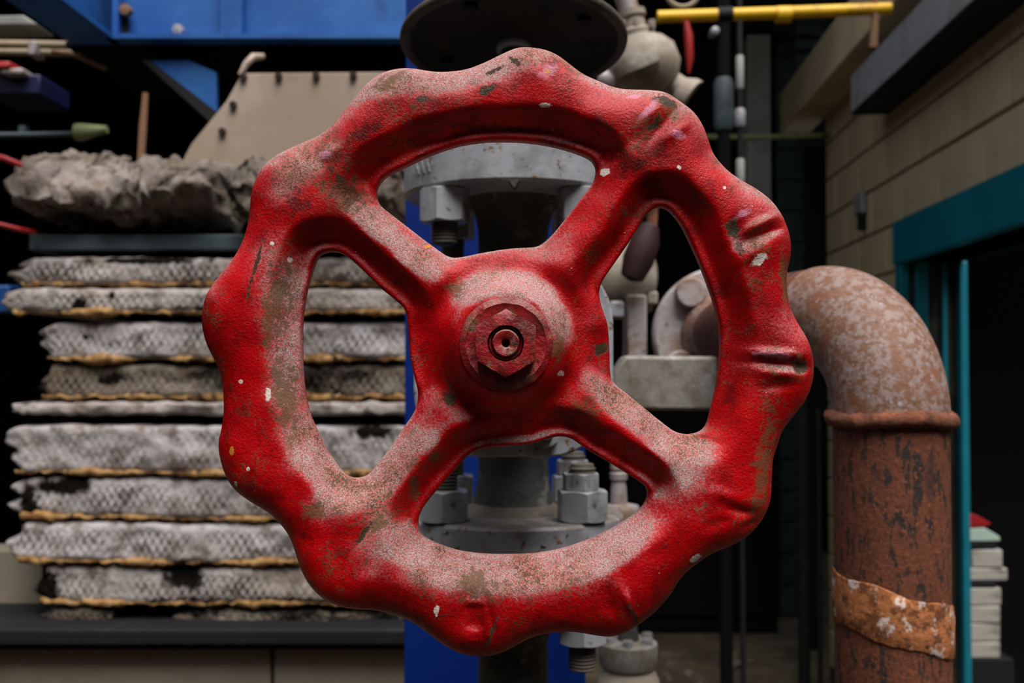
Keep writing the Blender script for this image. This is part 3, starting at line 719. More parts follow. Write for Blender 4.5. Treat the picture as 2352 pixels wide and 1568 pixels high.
for k in range(8):
    a = PI / 8 + k * PI / 4; c = Vector((vx + 0.047 * math.cos(a), 0, VZ + 0.047 * math.sin(a)))
    o = obj('bonnet_bolt', nut((c.x, 0, c.z), 0.0078, 0.553, 0.545, 'Y', 0.0040), GALV, valve)
    obj('stud', MB().lathe([(0.0038, 0.560), (0.0038, 0.541), (0.003, 0.540)], c=(c.x, 0, c.z), axis='Y', n=16), CASTG, o)
m = MB(); m.lathe([(0.040, 0.556), (0.034, 0.545), (0.022, 0.500), (0.019, 0.440), (0.022, 0.436), (0.022, 0.415), (0.016, 0.412), (0.011, 0.405), (0.011, 0.345)], c=(vx, 0, VZ), axis='Y', n=40); obj('bonnet', m, CASTG, valve)
HC2 = HC
m = MB().tube([(vx, 0.42, VZ), (HC.x, 0.36, HC.z), (HC.x, WY - 0.002, HC.z)], 0.0062, n=20); obj('stem', m, CASTG, valve)
# studs and nuts of the two flange joints
def stud(c, z0, z1, r, parent, pitch=0.0022):
    prof = [(r * 0.5, z0), (r * 0.85, z0 + 0.0008)]; z = z0 + 0.001
    while z + pitch < z1 - 0.001:
        prof += [(r * 0.88, z), (r, z + pitch * 0.35), (r, z + pitch * 0.6), (r * 0.88, z + pitch * 0.95)]; z += pitch
    prof += [(r * 0.85, z1 - 0.0008), (r * 0.5, z1)]
    return obj('stud', MB().lathe(prof, c=(c[0], c[1], 0), n=24), WHITEST if parent is None else CASTG, parent, smooth=50)
BC = 0.0445
SN = wm('zinc_nut', lin(162, 164, 170), 0.4, 0.3, layers=[(lin(120, 120, 122), 60, 0.45, 0.7), (lin(96, 66, 34), 120, 0.60, 0.68)], bump=(400, 0.2, 0.001))
flange_up = thing('pipe_flange', 'grey pipe flange bolted on top of the gate valve', 'flange', (vx, VY, vz(0.144)))
obj('disc', MB().lathe(fl_disc(0.1445, 0.160, 0.0755), c=(vx, VY, 0), n=96), GALV, flange_up)
obj('pipe', MB().lathe([(0.042, vz(0.160)), (0.030, vz(0.168)), (0.018, vz(0.182)), (0.0086, vz(0.19)), (0.0086, vz(0.224))], c=(vx, VY, 0), n=40), CASTG, flange_up)
flange_dn = thing('pipe_flange', 'grey pipe flange bolted under the gate valve', 'flange', (vx, VY, 0))
obj('disc', MB().lathe(fl_disc(-0.158, -0.1300, 0.0755), c=(vx, VY, 0), n=96), GALV, flange_dn)
obj('pipe', MB().lathe([(0.0265, 0.0), (0.0265, vz(-0.30)), (0.0245, vz(-0.23)), (0.0235, vz(-0.19)), (0.030, vz(-0.17)), (0.040, vz(-0.158))], c=(vx, VY, 0), n=40), CASTG, flange_dn)
where = {(-1, -1): 'front left', (1, -1): 'front right', (-1, 1): 'rear left', (1, 1): 'rear right'}
for (sx, sy), wn in where.items():
    c = (vx + sx * BC, VY + sy * BC)
    b = thing('stud_bolt', 'zinc stud bolt with hex nuts, %s of the valve\'s upper flange' % wn, 'bolt', (c[0], c[1], vz(0.078)), 'upper flange bolts')
    stud(c, vz(0.078), vz(0.176), 0.0088, b)
    obj('hex_nut', nut((c[0], c[1], 0), 0.0168, vz(0.1145), vz(0.093), 'Z', 0.0088, rot=PI / 6 + 0.22 * sx), SN, b, smooth=28)
    obj('hex_nut', nut((c[0], c[1], 0), 0.0168, vz(0.1605), vz(0.171), 'Z', 0.0088, rot=PI / 6), SN, b, smooth=28)
    b = thing('stud_bolt', 'zinc stud bolt with hex nuts, %s of the valve\'s lower flange' % wn, 'bolt', (c[0], c[1], vz(-0.196)), 'lower flange bolts')
    lo = -0.196 if sx > 0 else -0.168
    stud(c, vz(lo), vz(-0.0625), 0.0088, b)
    obj('hex_nut', nut((c[0], c[1], 0), 0.0172, vz(-0.0995), vz(-0.0800), 'Z', 0.0088, rot=PI / 6 + (0.0 if sx < 0 else 0.14)), SN, b, smooth=28)
    if sx > 0: obj('lock_nut', nut((c[0] - 0.001, c[1], 0), 0.0125, vz(-0.0797), vz(-0.0690), 'Z', 0.0088, rot=PI / 6 + 0.1), SN, b, smooth=28)
    obj('hex_nut', nut((c[0], c[1], 0), 0.0168, vz(-0.1585), vz(lo + 0.0185 if sx > 0 else -0.166), 'Z', 0.0088, rot=PI / 6), SN, b, smooth=28)
# dark dished disc round the riser above
DY = 0.69; dc = P(1180, 108, DY)
Rt = Matrix.Rotation(math.radians(-9), 3, 'X')
dish = thing('dished_disc', 'dark dished metal disc above the red handwheel, seen from below', 'disc', dc)
dk_ = 0.8625
prof = [(0.0125, 0.0), (0.030, 0.0045), (0.060, 0.0065), (0.080, 0.0040), (0.0845, 0.0010), (0.0855, 0.012), (0.060, 0.016), (0.0125, 0.010)]
m = MB().lathe([(max(0.0105, r * dk_), h * dk_) for r, h in prof], c=dc, n=96, M=Rt); obj('plate', m, DISHM, dish)
m = MB(); ring = []
for k in range(97):
    a = 2 * PI * k / 96; ring.append(dc + Rt @ (Vector((0.0875 * math.cos(a), 0.0875 * math.sin(a), 0.0035)) * dk_))
m.tube(ring, 0.0038, n=12, caps=False); obj('rolled_rim', m, RIMM, dish)
m = MB().lathe([(0.0088, 0.006), (0.0120, 0.006), (0.0122, -0.002), (0.0112, -0.0035), (0.0088, -0.0035), (0.0088, 0.006)], c=dc, n=40, M=Rt, caps=False); obj('collar', m, GALV, dish)
for a in (-0.6, 1.2, 2.6, 4.2):
    m = MB().lathe([(0.002, 0.004), (0.0045, 0.004), (0.0045, -0.001), (0.002, -0.001)], c=dc + Rt @ Vector((0.057 * math.cos(a), 0.057 * math.sin(a), 0.002)), n=12, M=Rt); obj('rivet', m, DARK, dish)

# blue H column behind the valve
CY = 1.10
a0 = P(930, 840, CY).x; a1 = P(1344, 840, CY).x
col = thing('steel_column', 'blue painted steel column behind the gate valve', 'column', ((a0 + a1) / 2, CY + 0.1, 0))
obj('flange', MB().box(((a0 + a1) / 2, CY + 0.006, 1.85), (a1 - a0, 0.012, 3.7)), BLUECOL, col, bevel=0.001)
obj('web', MB().box(((a0 + a1) / 2, CY + 0.10, 1.85), (0.009, 0.176, 3.7)), BLUECOL, col)
obj('flange', MB().box(((a0 + a1) / 2, CY + 0.194, 1.85), (a1 - a0, 0.012, 3.7)), BLUECOL, col)

# ------------------------------------------------------------------ rusty elbow pipe on the right
pv = P(2045, 960, 0.630); RP = 0.0352; EB = 0.067
pz = pv.z; px_ = pv.x
pipe = thing('rusty_pipe', 'rusty brown pipe with a bent elbow right of the handwheel', 'pipe', (px_, 0.63, 0))
bd = Vector((-0.36, 1, 0)).normalized()
obj('riser', MB().tube([(px_, 0.63, 0.0), (px_, 0.63, 0.8), (px_, 0.63, pz - 0.02), (px_, 0.63, pz)], RP * 0.985, n=56), RUST, pipe)
path = []
for k in range(25):
    a = k / 24 * PI / 2
    path.append(Vector((px_, 0.63, pz)) + bd * (EB * (1 - math.cos(a))) + Vector((0, 0, EB * math.sin(a))))
obj('elbow', MB().tube(path, RP, n=56), RUSTELB, pipe)
e0 = path[-1]; e1 = P(1652, 775, 1.09); e1.z = e0.z; fd = Vector((0.06, 1, 0)).normalized()
bez = []
for k in range(21):
    t = k / 20; c1_, c2_ = e0 + bd * 0.12, e1 - fd * 0.16
    bez.append(e0 * (1 - t) ** 3 + c1_ * 3 * t * (1 - t) ** 2 + c2_ * 3 * t * t * (1 - t) + e1 * t ** 3)
obj('branch', MB().tube(bez, RP * 0.97, n=40), RUST, pipe)
ring = []
for k in range(120):
    a = 2 * PI * k / 119
    ring.append(Vector((px_ + RP * 1.0 * math.cos(a), 0.63 + RP * 1.0 * math.sin(a), pz + 0.0012 * math.sin(3 * a))))
m = MB().tube(ring, [0.0050 + 0.0010 * noise.noise(Vector((k * 0.31, 2, 5))) for k in range(120)], n=12, caps=False).jitter(0.0011, 420)
obj('weld_bead', m, RUSTWELD, pipe, smooth=60)
# slanted corroded wrap
zb0 = P(2045, 1375, 0.595).z; zb1 = P(2045, 1500, 0.595).z
n = 72; vs = []; fs = []
rows = [(0.97, 0.0), (1.005, 0.01), (1.02, 0.3), (1.015, 0.6), (1.022, 0.95), (1.00, 0.99), (0.97, 1.0)]
for rr, t in rows:
    for k in range(n):
        a = 2 * PI * k / n; z = zb0 + (zb1 - zb0) * t - 0.009 * math.cos(a) + 0.0012 * math.sin(5 * a + 9 * t)
        vs.append(Vector((px_ + RP * rr * math.cos(a), 0.63 + RP * rr * math.sin(a), z)))
for i in range(len(rows) - 1):
    for k in range(n): fs.append((i * n + k, i * n + (k + 1) % n, (i + 1) * n + (k + 1) % n, (i + 1) * n + k))
m = MB().add(vs, fs).jitter(0.0007, 240); obj('corroded_wrap', m, TAPE, pipe, smooth=60)
# flange at the far end of the pipe, its bolts
q = fd.to_track_quat('Z', 'Y').to_matrix()
fc = P(1640, 772, 1.10); shift = Vector((fc.x - e1.x, 0, fc.z - e1.z)) * 0.0
FCn = e1
obj('flange', MB().lathe([(0.02, -0.016), (0.070, -0.016), (0.073, -0.013), (0.073, 0.010), (0.02, 0.010)], c=FCn, n=64, M=q), WHITEST, pipe)
obj('neck', MB().lathe([(0.0345, -0.07), (0.036, -0.045), (0.044, -0.018), (0.044, -0.01)], c=FCn, n=48, M=q), RUSTELB, pipe)
for k in range(4):
    a = PI / 4 + k * PI / 2 + 0.14
    c = FCn + q @ Vector((0.056 * math.cos(a), 0.056 * math.sin(a), 0))
    m = MB().lathe([(0.004, -0.016), (0.0165, -0.016), (0.0165, -0.028), (0.0145, -0.031), (0.004, -0.031)], c=c, n=24, M=q); obj('bolt_head', m, WHITEST, pipe)

# dull grey bar in front of the far flange
bar = MB().prism([P(1436, 816, 0.80), P(1650, 818, 0.80), P(1650, 944, 0.80), P(1420, 942, 0.80), P(1404, 890, 0.80), P(1412, 850, 0.80)], (0, 0.03, 0))
sb = thing('support_bar', 'dull grey steel bar across the lower part of the far flange', 'bar', P(1530, 942, 0.81))
obj('bar', bar, BARG, sb, bevel=0.003)
p0 = P(1450, 880, 0.82); p1 = Vector((a1 - 0.012, CY - 0.001, p0.z))
obj('arm', MB().tube([p0, p1], 0.012, n=16), CASTG, sb)
# neighbouring small valve seen through the right opening of the wheel
sv = thing('small_valve', 'pale grey small valve with maroon grip behind the wheel\'s right opening', 'valve', P(1440, 815, 1.22))
YB = 1.22
def pbox(x0, y0, x1, y1, Y, dep): 
    a, b_ = P(x0, y1, Y), P(x1, y0, Y); return MB().box(((a.x + b_.x) / 2, Y + dep / 2, (a.z + b_.z) / 2), (b_.x - a.x, dep, b_.z - a.z))
obj('end_block', pbox(1440, 676, 1486, 830, YB, 0.05), WHITEST, sv, bevel=0.003)
obj('gland_block', pbox(1400, 690, 1434, 730, YB - 0.02, 0.03), GALV, sv, bevel=0.003)
obj('side_plate', pbox(1345, 640, 1398, 860, YB + 0.02, 0.03), GALV, sv, bevel=0.004)
m = MB().lathe([(0.018, -0.05), (0.040, -0.045), (0.050, -0.02), (0.052, 0.02), (0.040, 0.045), (0.018, 0.05)], c=P(1415, 640, YB + 0.06), axis='X', n=32).jitter(0.004, 30); obj('body', m, BEIGEP, sv)
obj('mount', MB().box((a1 + 0.006, 1.225, P(1370, 750, YB).z), (0.04, 0.05, 0.05)), CASTG, sv)
obj('cap', pbox(1486, 668, 1512, 700, YB + 0.02, 0.04), BEIGEP, sv, bevel=0.003)
c = P(1472, 580, YB - 0.03)
m = MB().lathe([(0.004, -0.036), (0.014, -0.032), (0.019, -0.01), (0.018, 0.015), (0.011, 0.034), (0.003, 0.038)], c=c, n=28, M=Matrix.Rotation(0.35, 3, 'Y')); obj('grip', m, MAROON, sv)
m = MB().tube([c + Vector((0.012, 0.01, 0.03)), P(1497, 520, YB), P(1500, 470, YB)], 0.007, n=12).jitter(0.002, 60); obj('rusty_rod', m, RUSTWELD, sv)

# drain fitting low on the right of the valve
dfy = 1.02
df = thing('drain_fitting', 'grey drain fitting with bolted collar below the handwheel', 'fitting', (P(1445, 1568, dfy).x, dfy, 0))
cx = P(1443, 1500, dfy).x
zf = lambda py: P(1443, py, dfy).z
k = dfy / FPX
m = MB().lathe([(62 * k, zf(1530)), (66 * k, zf(1522)), (67 * k, zf(1490)), (66 * k, zf(1475)), (58 * k, zf(1470)), (28 * k, zf(1468))], c=(cx, dfy, 0), n=40); obj('collar', m, BARG, df)
for j in range(6):
    a = j * PI / 3 + 0.4; o = obj('collar_bolt', nut((cx + 50 * k * math.cos(a), dfy + 50 * k * math.sin(a), 0), 13 * k, zf(1472), zf(1458), 'Z', 3 * k), GALV, df)
m = MB().lathe([(40 * k, 0.0), (40 * k, zf(1700)), (60 * k, zf(1650)), (74 * k, zf(1600)), (70 * k, zf(1560)), (56 * k, zf(1530))], c=(cx, dfy, 0), n=40); obj('bulb', m, BEIGEP, df)
m = MB().lathe([(26 * k, zf(1472)), (20 * k, zf(1440)), (17 * k, zf(1400)), (17 * k, zf(1190))], c=(cx, dfy, 0), n=28); obj('stem', m, CASTG, df)
m = MB().lathe([(30 * k, zf(1195)), (44 * k, zf(1190)), (46 * k, zf(1172)), (40 * k, zf(1160)), (20 * k, zf(1156))], c=(cx - 16 * k, dfy, 0), n=32); obj('cap', m, WHITEST, df)
cx2 = P(1421, 1100, dfy).x
m = MB().lathe([(20 * k, zf(1160)), (18 * k, zf(1120)), (16 * k, zf(1104)), (20 * k, zf(1100)), (21 * k, zf(1086)), (16 * k, zf(1082)), (20 * k, zf(1076)), (19 * k, zf(1064)), (8 * k, zf(1060))], c=(cx2, dfy, 0), n=28); obj('nipple', m, WHITEST, df)

# ------------------------------------------------------------------ valve cluster above right
uy = 1.65
uv = thing('globe_valve', 'beige-grey globe valve hanging upper right behind the dark disc', 'valve', P(1490, 240, uy))
k = uy / FPX
def tilt(a): return Matrix.Rotation(a, 3, 'Y')
m = MB().lathe([(20 * k, -75 * k), (62 * k, -58 * k), (84 * k, -20 * k), (82 * k, 18 * k), (62 * k, 50 * k), (44 * k, 66 * k), (40 * k, 80 * k)], c=P(1478, 150, uy), n=40, M=tilt(-0.35)).jitter(0.006, 18); obj('body', m, BEIGEP, uv)
m = MB().lathe([(44 * k, -18 * k), (46 * k, 0), (40 * k, 6 * k), (30 * k, 10 * k), (28 * k, 34 * k), (34 * k, 38 * k), (34 * k, 52 * k), (14 * k, 54 * k)], c=P(1458, 78, uy), n=32, M=tilt(-0.2)); obj('bonnet', m, BEIGEP, uv)
for dx in (-34, 0, 34):
    obj('bonnet_bolt', nut((P(1458 + dx, 70, uy).x, uy - 0.025, 0), 9 * k, P(0, 76, uy).z, P(0, 58, uy).z, 'Z', 3 * k), BEIGEP, uv)
m = MB().tube([P(1450, 40, uy), P(1418, -60, uy)], 0.017, n=20); obj('stem', m, WHITEST, uv)
m = MB().lathe([(24 * k, -40 * k), (28 * k, 0), (46 * k, 20 * k), (48 * k, 34 * k), (20 * k, 36 * k)], c=P(1556, 200, uy), n=28, M=tilt(2.3)).jitter(0.005, 25); obj('spout', m, BEIGEP, uv)
m = MB().lathe([(26 * k, -20 * k), (30 * k, 0), (26 * k, 40 * k)], c=P(1412, 190, uy), n=24, M=tilt(-1.4)); obj('inlet', m, WHITEST, uv)
# small ring hanging beside it
ring = [P(1568 + 34 * math.cos(a), -12 + 28 * math.sin(a), uy) for a in [2 * PI * j / 32 for j in range(33)]]
o = obj('hanging_ring', MB().tube(ring, 0.0045, n=10, caps=False), TUBEB); tag(o, 'thin beige metal ring at the top edge above the yellow pipe', 'ring')
# red lever
m = MB().tube([P(1576, 50, 3.08), P(1581, 80, 3.08), P(1584, 130, 3.08), P(1582, 168, 3.08)], [0.008, 0.014, 0.013, 0.004], n=14)
o = obj('red_lever', m, REDP); tag(o, 'narrow faded red lever hanging under the yellow pipe', 'lever')

# yellow pipe and hanger
yy = 3.1; ky = yy / FPX
yp = thing('yellow_pipe', 'bright yellow horizontal pipe at the top right', 'pipe', P(1780, 45, yy))
obj('tube', MB().tube([P(1510, 39, yy), P(1780, 30, yy), P(2045, 20, yy)], 14 * ky, n=24), YELLOW, yp)
obj('coupling', MB().tube([P(1783, 34, yy), P(1816, 33, yy)], 19 * ky, n=24), YELLOW, yp)
obj('clamp', MB().tube([P(1648, 34, yy), P(1682, 33, yy)], 17 * ky, n=24), DARK, yp)
m = MB().tube([P(2007, -30, yy), P(2008, 40, yy), P(2006, 110, yy)], 0.012, n=14).jitter(0.004, 40); o = obj('hanger_rod', m, WOOD); tag(o, 'thin brown hanger rod crossing the yellow pipe\'s right end', 'rod')
gy = 4.95
m = MB().tube([P(1560, 314, gy), P(1760, 315, gy), P(1884, 311, gy), P(1906, 311, gy + 0.1)], 6.5 * gy / FPX, n=16); o = obj('green_pipe', m, GREENP); tag(o, 'thin pale green pipe crossing in front of the grey column', 'pipe')
# grey column and dim things in the dark behind
COLM = wm('pale_grey_column_paint', lin(205, 204, 198), 0.6, layers=[(lin(176, 176, 170), 5, 0.45, 0.7)])
c0, c1 = P(1718, 700, 6.4), P(1772, 700, 6.4)
gc = thing('grey_column', 'grey steel column in the dark right of the handwheel', 'column', ((c0.x + c1.x) / 2, 6.46, 0))
obj('flange', MB().box(((c0.x + c1.x) / 2, 6.4, 1.87), (c1.x - c0.x, 0.012, 3.74)), COLM, gc)
obj('web', MB().box(((c0.x + c1.x) / 2, 6.46, 1.87), (0.01, 0.11, 3.74)), COLM, gc)
obj('flange', MB().box(((c0.x + c1.x) / 2, 6.52, 1.87), (c1.x - c0.x, 0.012, 3.74)), COLM, gc)
sl = thing('slatted_panel', 'dim slate panel of stacked plates behind the yellow pipe', 'panel', P(1868, 340, 5.6))
for (y0, y1) in ((-30, 76), (92, 110), (124, 232), (240, 330)):
    a, b_ = P(1828, y1, 5.6), P(1906, y0, 5.6)
    obj('plate', MB().box(((a.x + b_.x) / 2, 5.62, (a.z + b_.z) / 2), (b_.x - a.x, 0.04, b_.z - a.z)), SLATE, sl)
a, b_ = P(1850, 340, 5.66), P(1880, -20, 5.66)
obj('post', MB().box(((a.x + b_.x) / 2, 5.68, b_.z / 2), (0.07, 0.06, b_.z)), DARK, sl)
cb = thing('dark_filler', 'black machine cabinet in the shade behind the handwheel\'s right side', 'filler', (P(1690, 900, 6.1).x, 6.2, 0))  # plain black box added to keep the space below the column dark
a, b_ = P(1440, 620, 6.0), P(1782, 620, 6.0)
obj('body', MB().box(((a.x + b_.x) / 2, 6.16, a.z / 2), (b_.x - a.x, 0.32, a.z)), BLACK, cb, bevel=0.01)
obj('door', MB().box(((a.x + b_.x) / 2, 5.99, a.z / 2), ((b_.x - a.x) * 0.9, 0.02, a.z * 0.9)), BLACK, cb, bevel=0.005)  # front slab of the added black box
# vertical pipes with fittings in the dark between column and wheel
Y = 3.3; x = P(1700, 300, Y).x
r1 = thing('riser_pipe', 'thin dark riser pipe with pale fittings left of the grey column', 'pipe', (x, Y, 0))
obj('tube', MB().lathe([(0.009, 0.0), (0.009, 3.75)], c=(x, Y, 0), n=16), DARK, r1)
for (y0, y1, r, mt) in ((128, 205, 0.013, GREYST), (250, 292, 0.018, GALV), (365, 430, 0.014, GREYST)):
    z0, z1 = P(1700, y1, Y).z, P(1700, y0, Y).z
    obj('fitting', MB().lathe([(r * 0.8, z0), (r, z0 + 0.006), (r, z1 - 0.006), (r * 0.8, z1)], c=(x, Y, 0), n=20), mt, r1)
Y = 3.4; x = P(1662, 240, Y).x
r2 = thing('riser_pipe', 'dark riser pipe with a slate sleeve below the red lever', 'pipe', (x, Y, 0))
obj('tube', MB().lathe([(0.022, 0.0), (0.022, 3.75)], c=(x, Y, 0), n=20), BLACK, r2)
z0, z1 = P(1662, 300, Y).z, P(1662, 180, Y).z
obj('sleeve', MB().lathe([(0.026, z0), (0.034, z0 + 0.02), (0.034, z1 - 0.02), (0.026, z1)], c=(x, Y, 0), n=24), SLATE, r2)
obj('cap', MB().lathe([(0.004, -0.03), (0.014, -0.024), (0.016, -0.008), (0.012, 0.03)], c=P(1640, 75, Y - 0.01), axis='Y', n=20), GALV, r2)

# dim block pier deeper in
pr = thing('block_pier', 'dim block pier in the dark beyond the block wall', 'pier', (P(1825, 700, 6.4).x, 6.5, 0))
a, b_ = P(1788, 840, 6.4), P(1858, 840, 6.4)
obj('core', MB().box(((a.x + b_.x) / 2, 6.53, 1.85), (b_.x - a.x - 0.02, 0.2, 3.7)), MORTAR, pr)
me = None
for i in range(18):
    z = 0.1 + i * 0.2
    if me is None:
        o = obj('block', MB().box(((a.x + b_.x) / 2, 6.51, z), (b_.x - a.x, 0.22, 0.188)), SLATE, pr, smooth=0); me = o
    else:
        o = me.copy(); C.objects.link(o); o.location = me.location + Vector((0, 0, i * 0.2))
for (x, y0, Y, r, lab) in ((1843, 880, 4.9, 0.028, 'dim grey post standing left of the rusty pipe'), (1880, 940, 4.7, 0.012, 'thin pale rod standing just left of the rusty pipe')):
    q0 = P(x, y0, Y); o = obj('post', MB().lathe([(r, 0), (r, q0.z - 0.03), (r * 1.3, q0.z - 0.03), (r * 1.3, q0.z)], c=(q0.x, Y, 0), n=16), DARK); tag(o, lab, 'post')

# ------------------------------------------------------------------ stack behind the doorway
sy = 4.15
def stk(name, x0, y0, x1, y1, mat, label, cat, rot=0.0, dep=0.25, group=None):
    a, b_ = P(x0, y1, sy), P(x1, y0, sy)
    m = MB().box((0, 0, 0), (b_.x - a.x, dep, b_.z - a.z), Matrix.Rotation(rot, 3, 'Z'))
    m.v = [v + Vector(((a.x + b_.x) / 2, sy + dep / 2, (a.z + b_.z) / 2)) for v in m.v]
    o = obj(name, m, mat, bevel=0.006); tag(o, label, cat, group); return o
stk('pallet_box', 2170, 1513, 2330, 1700, DARK, 'dark box under the stack of boards in the doorway', 'box', dep=0.35)
lab = ['lowest grey board in the doorway stack', 'second grey board from the bottom in the doorway stack', 'third grey board from the bottom in the doorway stack', 'fourth grey board, just under the wide plank in the doorway', 'wide grey plank in the middle of the doorway stack', 'short grey block near the top of the doorway stack', 'dark flat sheet below the pale green sheet in the doorway']
ys = [(1475, 1512, 2190, 2298), (1432, 1474, 2186, 2296), (1392, 1431, 2190, 2300), (1350, 1391, 2186, 2300), (1305, 1334, 2186, 2314), (1262, 1304, 2236, 2306), (1243, 1261, 2186, 2290)]
for i, (y0, y1, x0, x1) in enumerate(ys):
    stk('stacked_board', x0, y0, x1, y1, DARK if i == 6 else PAPER, lab[i], 'board', rot=0.05 * math.sin(i * 2.2), group='boards stacked in the doorway')
stk('spacer_board', 2190, 1335, 2290, 1349, DARK, 'thin dark spacer under the wide plank in the doorway', 'board')
a = [P(2186, 1243, sy), P(2298, 1242, sy), P(2296, 1232, sy), P(2262, 1212, sy), P(2186, 1216, sy)]
o = obj('folded_sheet', MB().prism(a, (0, 0.24, 0)), PALEGR, bevel=0.003); tag(o, 'pale green folded sheet on the doorway stack', 'sheet')
a = [P(2186, 1215, sy), P(2262, 1211, sy), P(2278, 1202, sy), P(2246, 1184, sy), P(2220, 1176, sy), P(2186, 1186, sy)]
o = obj('red_cloth', MB().prism(a, (0, 0.2, 0)), REDP, bevel=0.004); tag(o, 'crumpled red cloth on top of the doorway stack', 'cloth')

# ------------------------------------------------------------------ insulation pile on the left
IY = 2.0; ki = IY / FPX
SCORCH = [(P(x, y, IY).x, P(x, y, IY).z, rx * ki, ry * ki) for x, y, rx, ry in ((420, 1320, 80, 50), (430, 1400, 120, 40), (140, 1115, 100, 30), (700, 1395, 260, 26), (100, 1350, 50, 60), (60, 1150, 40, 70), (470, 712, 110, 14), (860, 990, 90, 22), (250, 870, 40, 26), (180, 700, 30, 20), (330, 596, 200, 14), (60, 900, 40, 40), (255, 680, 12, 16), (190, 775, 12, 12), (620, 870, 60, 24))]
def sag(x, z):
    q = min(1.0, max(0.0, (H - 0.05 - z) / 0.25)); q *= min(1.0, max(0.0, (z - 1.075) / 0.06))
    return q * (-0.008 * (x + 1.0) + 0.005 * noise.noise(Vector((x * 2.6, z * 3.0, 1.7))))
def blanket(x0, x1, y0, y1, mat, label, seed, seam=True, dy=0.0, dep=0.42, hexamp=0.0022, rag=0.012, tilt_=0.0, seam_y=None):
    a, b_ = P(x0, y1 - 4, IY), P(x1, y0 + 4, IY)
    X0, X1, Z0, Z1 = a.x, b_.x, a.z, b_.z; Hh = Z1 - Z0
    root = thing('insulation_blanket', label, 'insulation', ((X0 + X1) / 2, IY + dep / 2 + dy, Z0), 'quilted insulation blankets in the pile')
    nxs = max(20, int((X1 - X0) / 0.0042)); nf = max(8, int(Hh / 0.0045))
    sec = []
    r = min(Hh * 0.35, 0.014)
    for i in range(6): t = i / 5 * PI / 2; sec.append((r - r * math.sin(t), Z0 + r - r * math.cos(t), 0))     # lower front corner
    for i in range(1, nf): sec.append((0, Z0 + r + (Hh - 2 * r) * i / nf, 1))
    for i in range(6): t = i / 5 * PI / 2; sec.append((r - r * math.cos(t), Z1 - r + r * math.sin(t), 0))
    for i in range(1, 9): sec.append((r + (dep - r) * i / 8, Z1, 2))
    for i in range(1, 4): sec.append((dep, Z1 - Hh * i / 3, 2))
    for i in range(1, 8): sec.append((dep - (dep - r) * i / 8, Z0, 2))
    ns = len(sec); vs = []; fs = []
    for i in range(nxs + 1):
        x = X0 + (X1 - X0) * i / nxs
        endf = max(0.0, 1 - (x - X0) / 0.035)
        sh = 1 - 0.45 * endf ** 2
        for (y, z, kd) in sec:
            p = Vector((x, IY + dy + y, z))
            zc_ = (Z0 + Z1) / 2
            p.z = zc_ + (p.z - zc_) * sh
            p.y += 0.02 * endf ** 2
            nv = noise.noise_vector(Vector((x * 9, z * 14, y * 9 + seed * 5.1)))
            nv2 = noise.noise_vector(Vector((x * 38, z * 38, y * 38 + seed * 2.3)))
            wv = sag(x, p.z)
            p.y += nv.y * rag * 0.8 + nv2.y * rag * 0.35
            p.z += (nv.z * 0.16 + nv2.z * 0.22) * rag + wv
            p.x += (nv.x + nv2.x) * rag * (0.3 + 2.2 * endf)
            if kd == 1 and hexamp:
                u = x / 0.0165; v = z / 0.0145
                hx_ = math.cos(2 * PI * u) * math.cos(PI * v) 
                p.y -= 2.8 * hexamp * hx_ * (0.6 + 0.8 * noise.noise(Vector((x * 12, z * 12, seed))))
            vs.append(p)
    for i in range(nxs):
        for k_ in range(ns):
            k2 = (k_ + 1) % ns; fs.append((i * ns + k_, i * ns + k2, (i + 1) * ns + k2, (i + 1) * ns + k_))
    fs.append(list(range(ns))[::-1]); fs.append(list(range(nxs * ns, nxs * ns + ns)))
    qo = obj('quilt', MB().add(vs, fs), mat, root, smooth=180)
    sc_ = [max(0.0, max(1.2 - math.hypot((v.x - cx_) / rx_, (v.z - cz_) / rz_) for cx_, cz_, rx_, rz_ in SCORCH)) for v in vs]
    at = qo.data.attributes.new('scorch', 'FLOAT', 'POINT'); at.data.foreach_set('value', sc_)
    if seam:
        m = MB(); pth = []; rs = []
        nst = int((X1 - X0) / 0.006)
        for i in range(nst + 1):
            x = X0 + 0.015 + (X1 - X0 - 0.015) * i / nst
            wv = sag(x, Z0); nv = noise.noise(Vector((x * 45, seed, 3)))
            pth.append(Vector((x, IY + dy + 0.004 + 0.004 * nv, Z0 + 0.001 + wv + 0.004 * noise.noise(Vector((x * 30, 5, seed))))))
            rs.append(max(0.0006, 0.0055 + 0.0060 * nv + 0.0095 * noise.noise(Vector((x * 9, seed, 8)))))
        m.tube(pth, rs, n=8).jitter(0.0045, 90, seed); obj('wire_seam', m, GOLD, root, smooth=180)
    return root
XR = 1150
blanket(20, XR, 584, 655, WOOL[0], 'topmost quilted blanket, below the dim blue board in the pile', 1, dy=0.02, rag=0.018)
blanket(12, XR, 658, 722, WOOL[0], 'second quilted blanket from the top, jutting out furthest left', 2, dy=0.0, tilt_=-0.012)
blanket(84, XR, 735, 829, WOOL[1], 'third quilted blanket, pale with small dark cut near its left end', 3, dy=0.01)
blanket(74, XR, 832, 917, WOOL[2], 'fourth quilted blanket, darkest and grimiest in the pile', 4, dy=0.015)
blanket(12, XR, 920, 957, WOOL[3], 'thin crushed pale blanket above the dark gap halfway down the pile', 5, seam=False, dy=0.0, rag=0.02, hexamp=0)
blanket(16, XR, 972, 1089, WOOL[1], 'thick smooth pale blanket just under the dark gap in the pile', 6, dy=0.0, hexamp=0.0012)
blanket(30, XR, 1092, 1191, WOOL[1], 'pale blanket fourth from the bottom, scorched at its left end', 7, dy=0.005, tilt_=-0.01)
blanket(24, XR, 1194, 1291, WOOL[1], 'blanket third from the bottom with an orange seam sagging right', 8, dy=0.0, tilt_=-0.012)
